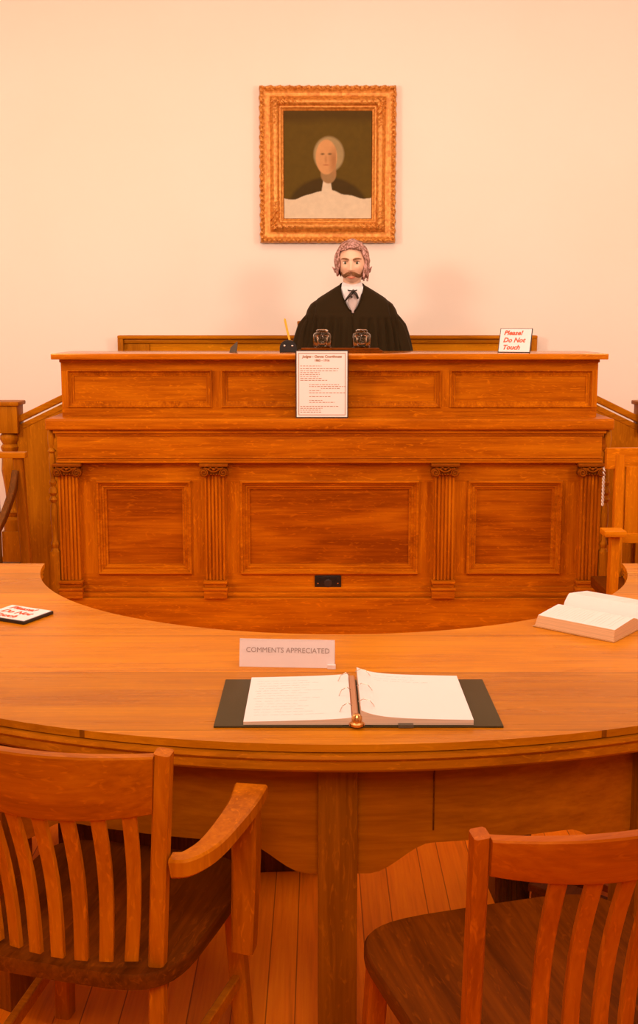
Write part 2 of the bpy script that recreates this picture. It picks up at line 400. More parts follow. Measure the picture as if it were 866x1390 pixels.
# upper section
b = NB(); box(b, -1.255, 1.255, .075, .43, 1.14, 1.42); put('upper_carcase', b, bench_v, bench)
UP = [(-1.25, -.566), (-.515, .53), (.58, 1.255)]; U0, U1 = 1.190, 1.362
b = NB(); box(b, -1.282, 1.282, .05, .08, 1.14, U0); box(b, -1.282, 1.282, .05, .08, U1, 1.418); box(b, -1.288, 1.288, .042, .08, 1.402, 1.418, .004)
put('upper_rail', b, bench_h, bench)
b = NB()
for x0, x1 in ((-1.282, UP[0][0]), (UP[0][1], UP[1][0]), (UP[1][1], UP[2][0]), (UP[2][1], 1.282)):
    b = NB(); box(b, x0, x1, .05, .08, U0, U1); put('upper_stile', b, bench_v, bench)
for x0, x1 in UP:
    b = NB(); box(b, x0+.015, x1-.015, .070, .082, U0+.015, U1-.015); p = put('upper_panel', b, bench_h, bench)
    b = NB(); moulding(b, x0-.004, x1+.004, U0-.004, U1+.004, [(0, -.002), (.001, .006), (.005, .008), (.008, .004), (.010, -.006), (.018, -.008), (.022, -.014), (.028, -.015), (.030, -.021)], .05)
    put('panel_moulding', b, bench_v, p, True, 30)
b = NB(); box(b, -1.312, 1.312, -.02, .43, 1.418, 1.446, .005); put('bench_top', b, top_m, bench, True, 40)
# turned posts under the shelf ends, with scroll brackets
tp = [(.021, .0), (.021, .50), (.014, .515), (.020, .53), (.020, .54), (.011, .555), (.014, .60), (.018, .66), (.016, .72), (.011, .735), (.021, .752), (.011, .770), (.021, .785), (.019, .80), (.011, .815), (.018, .835), (.011, .85), (.014, .90), (.016, .95), (.012, .975), (.020, .985), (.012, 1.0), (.017, 1.02), (.019, 1.05), (.014, 1.09)]
for s in (-1, 1):
    b = NB(); lathe(b, tp, (s*1.322, -.02, 0), 20); box(b, s*1.322-.022, s*1.322+.022, -.042, .002, 0, .5, .003)
    put('turned_post', b, stair_v, bench, True, 40)
    b = NB(); xs = [(1.312, 1.03), (1.292, 1.07), (1.288, 1.02), (1.294, .985), (1.316, 1.005)]
    prism(b, [(s*x, z) for x, z in (xs if s > 0 else xs[::-1])], -.03, .0); put('scroll_bracket', b, carve_m if s > 0 else stair_v, bench)
b = NB(); box(b, -.071, .058, -.008, .001, .297, .374, .004); op = put('outlet_plate', b, black_m, bench, True, 40)
b = NB()
for x in (-.055, .042):
    b = NB(); lathe(b, [(.001, 0), (.0035, .0005), (.003, .002)], (x, -.008, .336), 12, axis='y'); put('screw', b, steel_m, op)
b = NB(); lathe(b, [(.02, 0), (.02, .003), (.016, .004)], (-.006, -.007, .336), 24, axis='y'); put('socket_cover', b, plain('dark_socket', (.03, .02, .015), .35), op)

# white twisted cord hanging by the right pilaster
b = NB()
for ph in (0, math.pi):
    tube(b, [(1.302+.004*math.cos(ph+i*.9), 5.02+.004*math.sin(ph+i*.9), .925-.2*i/40) for i in range(41)], .0035, 6)
tag(put('twisted_cord', b, rope_m, None, True), 'short white twisted cord hanging beside the rightmost pilaster', 'cord')

# ---------------------------------------------------------------- stairs at both ends of the bench
def stairs(s, label):
    t = thing('staircase', label, 'staircase', (s*1.45, 5.56, 0), 0, 'steps at the ends of the bench')
    X = lambda x: s*(x-1.45)        # x is measured as distance from the room's centre line
    def bx2(b, x0, x1, *r): a = sorted((X(x0), X(x1))); box(b, a[0], a[1], *r)
    for k in range(3):
        b = NB(); bx2(b, 1.29+(2-k)*.09+.0, 1.60, .05, .84, k*.155, (k+1)*.155, .004); put('step', b, stair_h, t)
    # side board whose top follows the rail
    xs = [1.30, 1.63, 1.63, 1.30]; zs = [1.195, 1.035, 0, 0]
    b = NB(); prism(b, [(X(x), z) for x, z in zip(xs, zs)], .0, .035); put('side_board', b, stair_v, t)
    b = NB()
    for dz, hh, w in ((.083, .034, .06), (.038, .030, .045)):
        ribbon(b, [(X(1.63), .02, 1.00+dz), (X(1.40), .02, 1.11+dz), (X(1.0), .02, 1.295+dz)], w, hh)
    put('handrail', b, stair_h, t, True, 40)
    b = NB(); bx2(b, 1.612, 1.73, -.045, .075, 1.02, 1.165, .004); bx2(b, 1.60, 1.742, -.058, .088, 1.163, 1.185, .007)
    c = (X(1.671), .015, 0)
    lathe(b, [(.05, .5), (.05, .56), (.036, .575), (.048, .60), (.036, .62), (.030, .64), (.036, .72), (.050, .82), (.046, .88), (.033, .915), (.045, .925), (.050, .945), (.038, .96), (.052, .985), (.052, 1.0), (.038, 1.02)], c, 24)
    bx2(b, 1.62, 1.722, -.036, .066, 0, .5, .004)
    put('newel_post', b, stair_v, t, True, 40)
    return t
stairs(-1, 'oak steps with newel post and handrail at the left end of the bench')
stairs(1, 'oak steps with newel post and handrail at the right end of the bench')

# ---------------------------------------------------------------- portrait
pic = thing('portrait_painting', 'gilt framed portrait of a person hanging on the back wall above the judge', 'painting', (.001, 6.44, 2.495))
pic.rotation_euler = (R(-.6), 0, 0)
Wf, Hf = .396, .443
prof = [(0, 0), (.001, .030), (.008, .040), (.016, .043), (.024, .038), (.030, .031), (.045, .027), (.060, .029), (.068, .036), (.074, .046), (.084, .054), (.098, .056), (.108, .048), (.112, .036), (.118, .040), (.124, .038), (.128, .028), (.138, .022), (.142, .012), (.142, .0)]
def frame_piece():
    b = NB(); N = 90
    def ring_pts(i, f, kk):
        out = []
        cs = [(-Wf+i, -Hf+i), (Wf-i, -Hf+i), (Wf-i, Hf-i), (-Wf+i, Hf-i)]
        for c in range(4):
            a, d = Vector((*cs[c], 0)), Vector((*cs[(c+1) % 4], 0)); L = (d-a).length
            nrm = Vector(((0, -1), (1, 0), (0, 1), (-1, 0))[c]).to_3d() if False else Vector(((0, -1, 0), (1, 0, 0), (0, 1, 0), (-1, 0, 0))[c])
            for j in range(N):
                u = j/N; p = a.lerp(d, u); h = f; o = 0
                corner = min(u, 1-u)*L
                if i < .028 and f > 0:      # scalloped leaf edge
                    wv = math.sin(u*L*2*math.pi/.055 + i*90)
                    o = .0045*wv*min(1, corner/.03)*(1-i/.03); h += .007*math.sin(u*L*2*math.pi/.0275+i*260)
                elif .060 < i < .112:      # raised inner band with corner ornament
                    k = max(0, 1-corner/.16)**.5 if corner < .16 else 0
                    h += k*.011*math.sin(u*L*260+i*420)*math.sin(i*180+u*L*90)+k*.006
                elif .112 <= i < .14: h += .0015*math.sin(u*L*2*math.pi/.012)
                out.append((p.x+nrm.x*o, -h, p.y+nrm.y*o))
        return out
    pf = []
    for (a, fa), (c, fc) in zip(prof, prof[1:]):
        m = 3 if c-a > .007 else 1
        for k in range(m): pf.append((a+(c-a)*k/m, fa+(fc-fa)*k/m))
    pf.append(prof[-1])
    loft(b, [ring_pts(i, f, 0) for i, f in pf], caps=False)
    # leaf scrolls along the corners of the inner band and the outer edge
    for sx in (-1, 1):
        for sz in (-1, 1):
            for k in range(9):
                for (dx, dz) in ((.075+k*.016, .088), (.088, .075+k*.016)):
                    r = .011*(1-k*.06)
                    x, z = sx*(Wf-dx), sz*(Hf-dz+(.005 if k % 2 else -.004))
                    bmesh.ops.create_icosphere(b, subdivisions=2, radius=1, matrix=Matrix.Translation((x, -.056, z)) @ Matrix.Rotation(R(35*(1 if k % 2 else -1)), 4, 'Y') @ Matrix.Diagonal((r*1.1, .008, r*.55, 1)))
    for side in range(4):
        L = 2*(Wf if side % 2 == 0 else Hf); cnt = int(L/.0275)
        for k in range(1, cnt):
            u = -L/2+k*L/cnt; q = .4*(1 if k % 2 else -1)
            x, z = ((u, -Hf+.012), (Wf-.012, u), (u, Hf-.012), (-Wf+.012, u))[side]
            bmesh.ops.create_icosphere(b, subdivisions=1, radius=1, matrix=Matrix.Translation((x, -.040, z)) @ Matrix.Rotation((side % 2)*R(90)+q, 4, 'Y') @ Matrix.Diagonal((.016, .009, .0065, 1)))
    return b
put('picture_frame', frame_piece(), gilt_m, pic, True, 60)
b = NB(); box(b, -.385, .385, -.02, 0, -.43, .43); put('frame_backing', b, dark_v, pic)
# generic portrait: plain paint fields held as a colour attribute
paint_m, n_, l_, b_ = newmat('oil_paint')
at = n_.new('ShaderNodeAttribute'); at.attribute_name = 'paint'; tc = n_.new('ShaderNodeTexCoord')
t1 = n_.new('ShaderNodeTexNoise'); t1.inputs['Scale'].default_value = 30; t1.inputs['Detail'].default_value = 4
l_.new(tc.outputs['Object'], t1.inputs['Vector'])
mx = n_.new('ShaderNodeMixRGB'); mx.blend_type = 'MULTIPLY'; mx.inputs[0].default_value = .25
l_.new(at.outputs['Color'], mx.inputs[1]); l_.new(t1.outputs['Fac'], mx.inputs[2]); l_.new(mx.outputs[0], b_.inputs['Base Color'])
b_.inputs['Roughness'].default_value = .5; b_.inputs['Specular IOR Level'].default_value = .08
me = bpy.data.meshes.new('canvas'); NX, NZ = 150, 180; CW, CH = .254, .303
vs = [(-CW+2*CW*i/NX, -.021, -CH+2*CH*j/NZ) for j in range(NZ+1) for i in range(NX+1)]
fs = [(j*(NX+1)+i, j*(NX+1)+i+1, (j+1)*(NX+1)+i+1, (j+1)*(NX+1)+i) for j in range(NZ) for i in range(NX)]
me.from_pydata(vs, [], fs); me.materials.append(paint_m)
ca = me.color_attributes.new('paint', 'FLOAT_COLOR', 'POINT')
def mixc(a, c, t): t = max(0, min(1, t)); return tuple(a[k]*(1-t)+c[k]*t for k in range(3))
def ell(x, z, cx, cz, rx, rz, soft=.08):
    d = math.hypot((x-cx)/rx, (z-cz)/rz); return (1-d)/soft+.5
for k, (x, y, z) in enumerate(vs):
    nz = noise.noise(Vector((x*14, z*14, 3)))
    c = (.115, .070, .006)
    c = mixc(c, (.085, .048, .005), (z-.22+.02*nz)/.05)
    hem = -.165+.012*nz+.025*math.cos(x*15)              # pale cloth covering the lower quarter
    body = (ell(x, z, .0, -.26, .235, .19, .1))
    c = mixc(c, (.062, .036, .005), body)
    c = mixc(c, (.70, .60, .40), (hem-z)/.008)
    c = mixc(c, (.70, .60, .42), 0 if z > -.05 else (.052-abs(x+.005)*1.1-(z+.24)*.17*1)/.006 if z > -.25 else 1)   # neckcloth
    c = mixc(c, (.33, .20, .08), ell(x, z, .004, -.05, .045, .055, .15))
    c = mixc(c, (.36, .27, .12), ell(x, z, .006, .06, .088, .10, .14))     # grey hair
    c = mixc(c, (.62, .33, .13), ell(x, z, -.008, .045, .062, .098, .08))   # face
    c = mixc(c, (.40, .19, .07), .55*ell(x, z, .035, .02, .03, .08, .6) if x < .05 else 0)
    for ex in (-.030, .012): c = mixc(c, (.20, .11, .04), .8*ell(x, z, ex, .062, .012, .006, .8))
    c = mixc(c, (.44, .18, .07), .8*ell(x, z, -.010, .0, .018, .005, .8))
    c = mixc(c, (.46, .22, .08), .6*ell(x, z, -.011, .030, .007, .022, .9))
    if z < hem-.004: c = mixc(c, (.70, .60, .42), 1)
    ca.data[k].color = (*c, 1)
cv = bpy.data.objects.new('canvas', me); COL.objects.link(cv); cv.parent = pic

# ---------------------------------------------------------------- seated mannequin
man = thing('mannequin', 'seated mannequin in black judge robe with wavy mauve wig and moustache', 'mannequin', (.128, 5.85, .62))
HZ = 1.904-.62     # head centre, local z
def head_point(d):
    x, f, z = d.x*.081, d.y*.094, d.z*.106
    s = max(0, -d.z)
    x *= 1-.34*s**1.6; f = f*(1-.25*s**2) if f < 0 else f*(1-.02*s)
    if f < 0 and z < 0: f *= 1-.35*s
    if f > 0:
        ax = abs(x); g = lambda v, c, w_: math.exp(-((v-c)/w_)**2)
        f *= 1-.10*g(ax, .060, .02)
        ns = 0 if z > .012 or z < -.052 else ((.012-z)/.055 if z > -.038 else max(0, (z+.052)/.014)*.9)
        f += .026*ns*g(x, 0, .0095)+.007*g(ax, .012, .006)*g(z, -.037, .008)
        f -= .011*g(ax, .030, .015)*g(z, .0, .012)
        f += .006*g(z, .021, .008)*g(ax, .026, .022)
        f += .006*g(x, 0, .022)*g(z, -.064, .008)+.006*g(x, 0, .02)*g(z, -.076, .006)-.004*g(x, 0, .02)*g(z, -.070, .003)
        f += .006*g(x, 0, .022)*g(z, -.096, .012)
        f += .004*g(ax, .045, .014)*g(z, -.028, .016)
    return Vector((x, -f, z))
HROT = Matrix.Rotation(R(-6), 4, 'Z') @ Matrix.Rotation(R(3), 4, 'X')
HM = Matrix.Translation((0, -.02, HZ)) @ HROT
def head_bm():
    b = NB(); bmesh.ops.create_icosphere(b, subdivisions=6, radius=1)
    for v in b.verts: v.co = HM @ head_point(v.co.normalized())
    for s in (-1, 1):    # ears
        t = NB(); bmesh.ops.create_icosphere(t, subdivisions=3, radius=1)
        for v in t.verts: v.co = Vector((v.co.x*.008+s*.078, v.co.y*.018+.004, v.co.z*.03-.008))
        merge(b, t, HM)
    return b
def body_bm():
    b = head_bm()
    def ovals(L): loft(b, [[(cx+rx*math.cos(a), cy+ry*math.sin(a), z) for a in [2*math.pi*k/28 for k in range(28)]] for z, cx, cy, rx, ry in L])
    ovals([(HZ-.06, 0, .01, .05, .055), (HZ-.10, 0, .012, .048, .052), (HZ-.15, 0, .014, .052, .055), (HZ-.19, 0, .015, .085, .06), (HZ-.22, 0, .018, .165, .07),
           (HZ-.27, 0, .02, .175, .095), (HZ-.36, 0, .015, .165, .11), (HZ-.5, 0, .015, .145, .10), (HZ-.62, 0, .015, .15, .10), (HZ-.75, 0, .0, .165, .12), (HZ-.80, 0, .0, .15, .12)])
    for s in (-1, 1):
        tube(b, catmull([(s*.15, .02, HZ-.245), (s*.21, .03, HZ-.38), (s*.235, .0, HZ-.54), (s*.20, -.08, HZ-.63), (s*.13, -.16, HZ-.66)], 4),
             [.05-.026*i/16 for i in range(17)], 14)
        c = Vector((s*.11, -.20, HZ-.665))
        obox(b, c, (.078, .09, .03), Matrix.Rotation(R(0), 3, 'Z'), .01)
        for k in range(4):
            x = c.x+(k-1.5)*.0195; L = (.062, .074, .069, .052)[k if s < 0 else 3-k]
            tube(b, [(x, c.y-.035, c.z), (x, c.y-.045-L*.5, c.z+.004), (x, c.y-.045-L*.8, c.z-.008), (x, c.y-.043-L, c.z-.022)], [.009, .0085, .008, .006], 8)
        tube(b, [(c.x-s*.033, c.y+.02, c.z), (c.x-s*.055, c.y-.012, c.z), (c.x-s*.062, c.y-.045, c.z-.006)], [.012, .010, .007], 8)
        tube(b, [(s*.08, .02, HZ-.74), (s*.10, -.12, HZ-.745), (s*.11, -.20, HZ-.75), (s*.11, -.22, HZ-.85), (s*.11, -.20, .10)], [.085, .075, .06, .055, .04], 16)
        ribbon(b, [(s*.11, -.12, .045), (s*.115, -.20, .04), (s*.12, -.29, .03)], [.07, .09, .06], [.09, .06, .035])
    return b
tmp = put('body', body_bm(), skin_m)
md = tmp.modifiers.new('r', 'REMESH'); md.mode = 'VOXEL'; md.voxel_size = .0042; md.use_smooth_shade = True
sm = tmp.modifiers.new('s', 'SMOOTH'); sm.factor = .5; sm.iterations = 2
dg = bpy.context.evaluated_depsgraph_get()
me = bpy.data.meshes.new_from_object(tmp.evaluated_get(dg)); bpy.data.objects.remove(tmp)
me.name = 'body'; me.polygons.foreach_set('use_smooth', [True]*len(me.polygons))
body = bpy.data.objects.new('body', me); COL.objects.link(body); body.parent = man
def face_at(x, z, out=0.0):
    """point on the face surface (head space) at given x, z"""
    dx, dz = x/.081, z/.106; best = None
    for it in range(12):
        d = Vector((dx, 0, dz)); r2 = 1-dx*dx-dz*dz
        d.y = math.sqrt(max(r2, .01)); p = head_point(d.normalized()); dx += (x-p.x)/.081*.8; dz += (z-p.z)/.106*.8
    return HM @ (p+Vector((0, -out, 0)))
for s in (-1, 1):
    c = face_at(s*.030, .001)
    b = NB(); t = NB(); bmesh.ops.create_uvsphere(t, u_segments=20, v_segments=14, radius=1)
    merge(b, t, Matrix.Translation(c+Vector((0, .0035, 0))) @ Matrix.Diagonal((.0145, .0078, .0088, 1)))
    e_ = put('eye', b, eye_w, man, True)
    b = NB(); t = NB(); bmesh.ops.create_uvsphere(t, u_segments=16, v_segments=10, radius=1)
    merge(b, t, Matrix.Translation(c+Vector((0, -.0020, 0))) @ Matrix.Diagonal((.0078, .003, .0076, 1))); put('iris', b, eye_i, e_, True)
    b = NB(); tube(b, [face_at(s*(.015+.030*t), .007+.0035*math.sin(math.pi*min(1, t*1.1)), .0015) for t in [i/8 for i in range(9)]], .0016, 6); put('eyelid', b, brow_m, man, True)
    b = NB(); tube(b, [face_at(s*(.011+.042*t), .0165+.007*math.sin(math.pi*t*.8), .002) for t in [i/8 for i in range(9)]], [.0035, .005, .0056, .0056, .005, .0045, .004, .003, .002], 8)
    put('eyebrow', b, brow_m, man, True)
b = NB(); tube(b, [face_at(-.020+.040*t, -.0755+.0015*math.cos(t*6.28*1), .0005) for t in [i/10 for i in range(11)]], [.001, .003, .0042, .005, .005, .005, .005, .005, .0042, .003, .001], 8); put('lips', b, lip_m, man, True)
b = NB()
for s in (-1, 1):
    for q in range(5):
        o_ = (q-2)*.0028
        pts = [face_at(s*.003, -.054+o_*.7, .004), face_at(s*.018, -.056+o_, .006), face_at(s*.036, -.066+o_, .006), face_at(s*.050, -.064+o_*.7, .006), face_at(s*.056, -.048+o_*.4, .008)]
        tube(b, catmull(pts, 4), [.0035+.0018*math.sin(math.pi*i/16)-.0022*(i/16) for i in range(17)], 7)
put('moustache', b, stache_m, man, True)
# wig: cap plus wavy locks
b = NB(); t = NB(); bmesh.ops.create_icosphere(t, subdivisions=5, radius=1)
dele = []
for v in t.verts:
    d = v.co.normalized(); p = head_point(d)
    front = d.y > 0 and d.z < .60-.25*abs(d.x) and abs(d.x) < .80
    wv = .5+.5*math.sin(d.z*16+5*noise.noise(d*2)+abs(d.x)*7)
    v.co = HM @ (p*(1.13+.06*wv)+Vector((0, .004, .004)))
    if front or d.z < -.62: dele.append(v)
bmesh.ops.delete(t, geom=dele, context='VERTS'); merge(b, t)
rnd = random.Random(5)
def lock(a0, z0, z1, fwd, r=.010):
    pts = []; rd = []
    for i in range(15):
        u = i/14; z = z0+(z1-z0)*u; a = a0+.09*math.sin(u*8+a0*9)
        q = min(1, abs(z)/.106); rr = math.sqrt(max(.05, 1-q*q)) if z > 0 else 1-.10*q
        rr += .10+.04*math.sin(u*7+a0*5)
        pts.append(HM @ Vector((math.sin(a)*.078*rr, -math.cos(a)*.098*rr+.0, z+.004))); rd.append(r*(1-.55*u**3)*(.6 if i == 0 else 1))
    tube(b, pts, rd, 8)
for k in range(26):
    a0 = R(62+ (360-124)*k/25); lock(a0, .080, -.075+rnd.uniform(-.012, .012) - (.012 if math.sin(a0) > 0 else -.015), 0)
    lock(a0+.08, .060, -.055+rnd.uniform(-.02, .02), 0, .009)
for k in range(13):    # fringe swept from the parting
    a0 = R(-60+10*k); s = 1 if k > 4 else -1
    pts = []
    for i in range(9):
        u = i/8; a = a0+s*.22*u+.05*math.sin(u*9+k); z = .098-(.028+.020*abs(math.sin(a0*1.0)))*u
        q = z/.108; rr = math.sqrt(max(.08, 1-min(.97, q*q)))+.09+.03*math.sin(u*8+k*2)
        pts.append(HM @ Vector((math.sin(a)*.076*rr, -math.cos(a)*.096*rr, z+.006)))
    tube(b, pts, [.008, .009, .009, .0085, .008, .0075, .006, .005, .003], 8)
for s in (-1, 1):      # flicked ends by the ears
    for q in range(3):
        tube(b, [HM @ Vector(p) for p in ((s*.074, -.02+.015*q, -.005-.012*q), (s*.084, -.02+.015*q, -.028-.012*q), (s*.094, -.02+.015*q, -.030-.008*q), (s*(.108-.003*q), -.02+.015*q, -.018-.006*q))], [.007, .0075, .005, .0015], 7)
wig = put('wig', b, hair_m, man, True)
# robe: sections run from one front edge round the back to the other, so the neck stays open in a V
def robe_bm():
    b = NB(); NZs = 60; NA = 170; rings = []
    prof = [(1.180, .050, .062, .0), (1.160, .085, .072, 0), (1.130, .135, .085, 0), (1.100, .185, .098, 0), (1.070, .222, .108, 0), (1.040, .240, .116, 0), (1.00, .252, .124, 0),
            (.94, .262, .132, 0), (.87, .274, .142, 0), (.80, .290, .156, 0), (.72, .305, .17, 0), (.62, .315, .185, 0), (.52, .30, .20, 0), (.47, .28, .2, 0)]
    def at(z):
        for (a, c) in zip(prof, prof[1:]):
            if c[0] <= z <= a[0]:
                t = (a[0]-z)/(a[0]-c[0]); return a[1]+(c[1]-a[1])*t, a[2]+(c[2]-a[2])*t
    for i in range(NZs+1):
        z = 1.180-(1.180-.47)*(i/NZs)**1.15; rx, ry = at(min(1.18, z))
        vb = 1.025; ga = -.004
        if z > vb: gx = .058*((z-vb)/(1.165-vb))**.9+.003; ga = math.asin(min(.98, gx/rx))
        ring = []
        for k in range(NA+1):
            a = ga+(2*math.pi-2*ga)*k/NA          # 0 = front centre, positive to the figure's left (+x)
            sx, cx = math.sin(a), math.cos(a)
            x = rx*math.copysign(abs(sx)**.8, sx); y = -ry*math.copysign(abs(cx)**.85, cx)+.015
            yoke = 1.005; pleat = 0
            if z < yoke: pleat = min(1, (yoke-z)/.06)
            w = math.sin(a*34+1.3*math.sin(a*5)+.6*math.sin(z*11))
            d = pleat*(.011*w+.005*math.sin(a*13+2))
            if abs(z-yoke) < .007: d += .0035
            arm = math.exp(-((abs(math.sin(a))*rx-.20-.10*(1.05-z))/.012)**2)      # armhole crease
            if cx > -.2: d -= .010*arm*(1 if z < 1.06 else .4)
            d += .004*noise.noise(Vector((x*9, y*9, z*7)))
            nrm = Vector((sx, -cx, 0))
            ring.append(Vector((x, y, z))+nrm*d)
        rings.append(ring)
    loft(b, rings, closed=False, caps=False)
    # collar roll along the V
    for s in (0, -1):
        tube(b, [r[s]+Vector((0, -.002, 0)) for r in rings if r[s].z > 1.02], .0035, 6)
    for s in (-1, 1):      # wide sleeves
        P = catmull([(s*.19, .01, 1.03), (s*.235, .01, .92), (s*.262, -.01, .78), (s*.25, -.07, .69), (s*.17, -.15, .655)], 6)
        rg = []
        for i, p in enumerate(P):
            d = (P[min(i+1, len(P)-1)]-P[max(i-1, 0)]).normalized(); u = d.cross(Vector((0, 1, .3))).normalized(); v = d.cross(u)
            r0 = (.058+.03*i/len(P))*min(1, .55+.09*i)
            rg.append([p+(u*math.cos(a)+v*math.sin(a))*(r0+.005*math.sin(a*9+i*.2)) for a in [2*math.pi*k/48 for k in range(48)]])
        loft(b, rg, caps=False)
    # skirt over the knees
    rg = []
    for y, hx, z0, z1 in ((.1, .25, .44, .66), (-.1, .25, .44, .64), (-.2, .24, .40, .62), (-.26, .23, .10, .60), (-.29, .21, .06, .54)):
        rg.append([(hx*math.copysign(abs(math.cos(a))**.6, math.cos(a)), y+.004*math.sin(a*20), (z0+z1)/2+(z1-z0)/2*math.copysign(abs(math.sin(a))**.6, math.sin(a))) for a in [2*math.pi*k/60 for k in range(60)]])
    loft(b, rg)
    return b
rb = put('robe', robe_bm(), robe_m, man, True)
so = rb.modifiers.new('thickness', 'SOLIDIFY'); so.thickness = .003; so.offset = -1
# shirt collar, front, ribbon and neckcloth
b = NB()
rg = []
for z, rx, ry in ((HZ-.098, .054, .058), (HZ-.125, .057, .061), (HZ-.15, .068, .066)):
    rg.append([(rx*math.cos(a), .012+ry*math.sin(a), z-.016*max(0, -math.sin(a))**3) for a in [2*math.pi*k/40 for k in range(40)]])
loft(b, rg, caps=False)
for s in (-1, 1):    # pointed collar wings
    P = [(s*.052, -.015, HZ-.097), (s*.012, -.062, HZ-.130), (s*.030 if s > 0 else -.042, -.085, HZ-(.185 if s > 0 else .205)), (s*.062, -.045, HZ-.150)]
    vv = [b.verts.new(p) for p in P]; b.faces.new(vv)
    vv2 = [b.verts.new((p[0], p[1]+.003, p[2])) for p in P]; b.faces.new(vv2[::-1])
    for k in range(4): b.faces.new((vv[k], vv[(k+1) % 4], vv2[(k+1) % 4], vv2[k]))
put('shirt_collar', b, shirt_m, man, False)
b = NB()
rg = []
for i in range(10):
    u = i/9; z = HZ-.125-.16*u; hw = .055*(1-u*.85)+.004
    rg.append([(hw*(k/6-1), -.058-.035*u-.012*math.cos((k/6-1)*1.5)-.002*math.sin(k*2.1+u*9), z) for k in range(13)])
loft(b, rg, closed=False, caps=False); sf = put('shirt_front', b, shirt_m, man, True)
b = NB()
rg = []
for i in range(12):
    u = i/11; z = HZ-.15-.115*u; hw = .006+.020*math.sin(math.pi*min(1, .15+u*.95))**.8
    rg.append([(.002+hw*math.cos(a), -.090-.018*u+(.006+.003*math.sin(a*4+u*9))*math.sin(a), z) for a in [2*math.pi*k/16 for k in range(16)]])
loft(b, rg); put('neckcloth', b, jabot_m, man, True)
b = NB()
kn = Vector((.004, -.106, HZ-.150))
tube(b, [kn, kn+Vector((-.022, -.006, -.024)), kn+Vector((-.044, -.004, -.052))], [.007, .0075, .004], 6)
tube(b, [kn, kn+Vector((.016, -.006, -.018)), kn+Vector((.026, -.006, -.040))], [.007, .0075, .005], 6)
tube(b, [kn+Vector((-.018, -.010, -.022)), kn+Vector((-.008, -.016, -.034))], [.005, .006], 6)
bmesh.ops.create_icosphere(b, subdivisions=2, radius=.009, matrix=Matrix.Translation(kn))
tube(b, [(-.05, -.04, HZ-.128), (-.02, -.075, HZ-.146), kn], .0035, 6); tube(b, [(.05, -.04, HZ-.128), (.02, -.075, HZ-.146), kn], .0035, 6)
put('black_ribbon', b, blackedge, man, True)

# judge's chair, mostly hidden by the robe
jc = thing('wooden_chair', 'dark wooden chair behind the robed mannequin, only a post showing', 'chair', (.10, 6.03, .62))
for s in (-1, 1):
    b = NB(); tube(b, [(s*.235, .17, 0), (s*.235, .17, .45), (s*.245, .20, .80), (s*.262, .22, .975)], [.02, .02, .018, .015], 12)
    put('rear_post', b, stair_v, jc, True)
    b = NB(); lathe(b, [(.018, 0), (.022, .2), (.026, .4)], (s*.21, -.17, 0), 14); put('leg', b, stair_v, jc, True)
b = NB(); box(b, -.25, .25, -.22, .20, .40, .44, .012); put('seat', b, seat_m, jc, True, 40)
b = NB(); ribbon(b, [(-.25, .20, .88), (0, .25, .88), (.25, .20, .88)], .02, .09, side=(0, 1, 0)); put('top_rail', b, stair_h, jc)
for k in range(5):
    b = NB(); tube(b, [(-.16+.08*k, .19, .44), (-.16+.08*k, .235, .85)], .009, 8); put('spindle', b, stair_v, jc, True)

# ---------------------------------------------------------------- things on the bench top
BT = 1.446
st = thing('inkwell_stand', 'low wooden stand on the bench top holding two glass inkwells', 'stand', (.053, 5.24, BT))
b = NB(); box(b, -.205, .205, -.055, .055, 0, .012, .004); box(b, -.19, .19, -.048, .048, .012, .022, .004); put('stand_base', b, seat_m, st, True, 40)
def inkwell(x, label):
    t = thing('glass_inkwell', label, 'inkwell', (x, 5.24, BT+.022), 0, 'glass inkwells on the stand')
    b = NB()
    lathe(b, [(.020, 0), (.042, .001), (.0445, .004), (.0445, .058), (.0425, .067), (.036, .073), (.029, .075), (.0285, .077), (.027, .077), (.0275, .074), (.0355, .0715), (.0412, .066), (.043, .058), (.043, .006), (.01, .004), (.001, .004)], (0, 0, 0), 32)
    put('outer_glass', b, glass_m, t, True)
    b = NB(); lathe(b, [(.018, .0045), (.020, .006), (.027, .050), (.033, .052), (.034, .060), (.032, .062), (.026, .062), (.0245, .052), (.017, .010), (.001, .008)], (0, 0, 0), 28); put('inner_cup', b, glass_m, t, True)
    b = NB(); lathe(b, [(.026, .0785), (.029, .080), (.029, .085), (.02, .089), (.001, .090)], (0, 0, 0), 28); put('lid', b, glass_m, t, True)
inkwell(-.034, 'clear glass inkwell on the stand, the one at left behind the typed list')
inkwell(.157, 'clear glass inkwell on the stand, the one at right')
ph = thing('pen_holder', 'black half-round pen holder with two bright screws on the bench top', 'pen holder', (-.200, 5.26, BT))
b = NB(); poly = [(-.042, 0)]+[(-.042*math.cos(a), .022+.038*math.sin(a)) for a in [math.pi*k/18 for k in range(19)]]+[(.042, 0)]
prism(b, poly[::-1], -.018, .018); bmesh.ops.bevel(b, geom=list(b.edges), offset=.002, segments=1, affect='EDGES'); put('holder_body', b, black_m, ph, True, 30)
b = NB()
for x in (-.018, .020):
    b = NB(); lathe(b, [(.0045, 0), (.0045, .002), (.002, .003)], (x, -.018, .032), 14, axis='y'); put('screw', b, steel_m, ph)
b = NB(); tube(b, [(-.192, 5.262, BT+.052), (-.205, 5.266, BT+.105), (-.2165, 5.268, BT+.158), (-.218, 5.2685, BT+.163)], [.0055, .0055, .0055, .003], 6)
tag(put('pencil', b, pencil_m), 'yellow pencil standing up from the black pen holder', 'pencil')
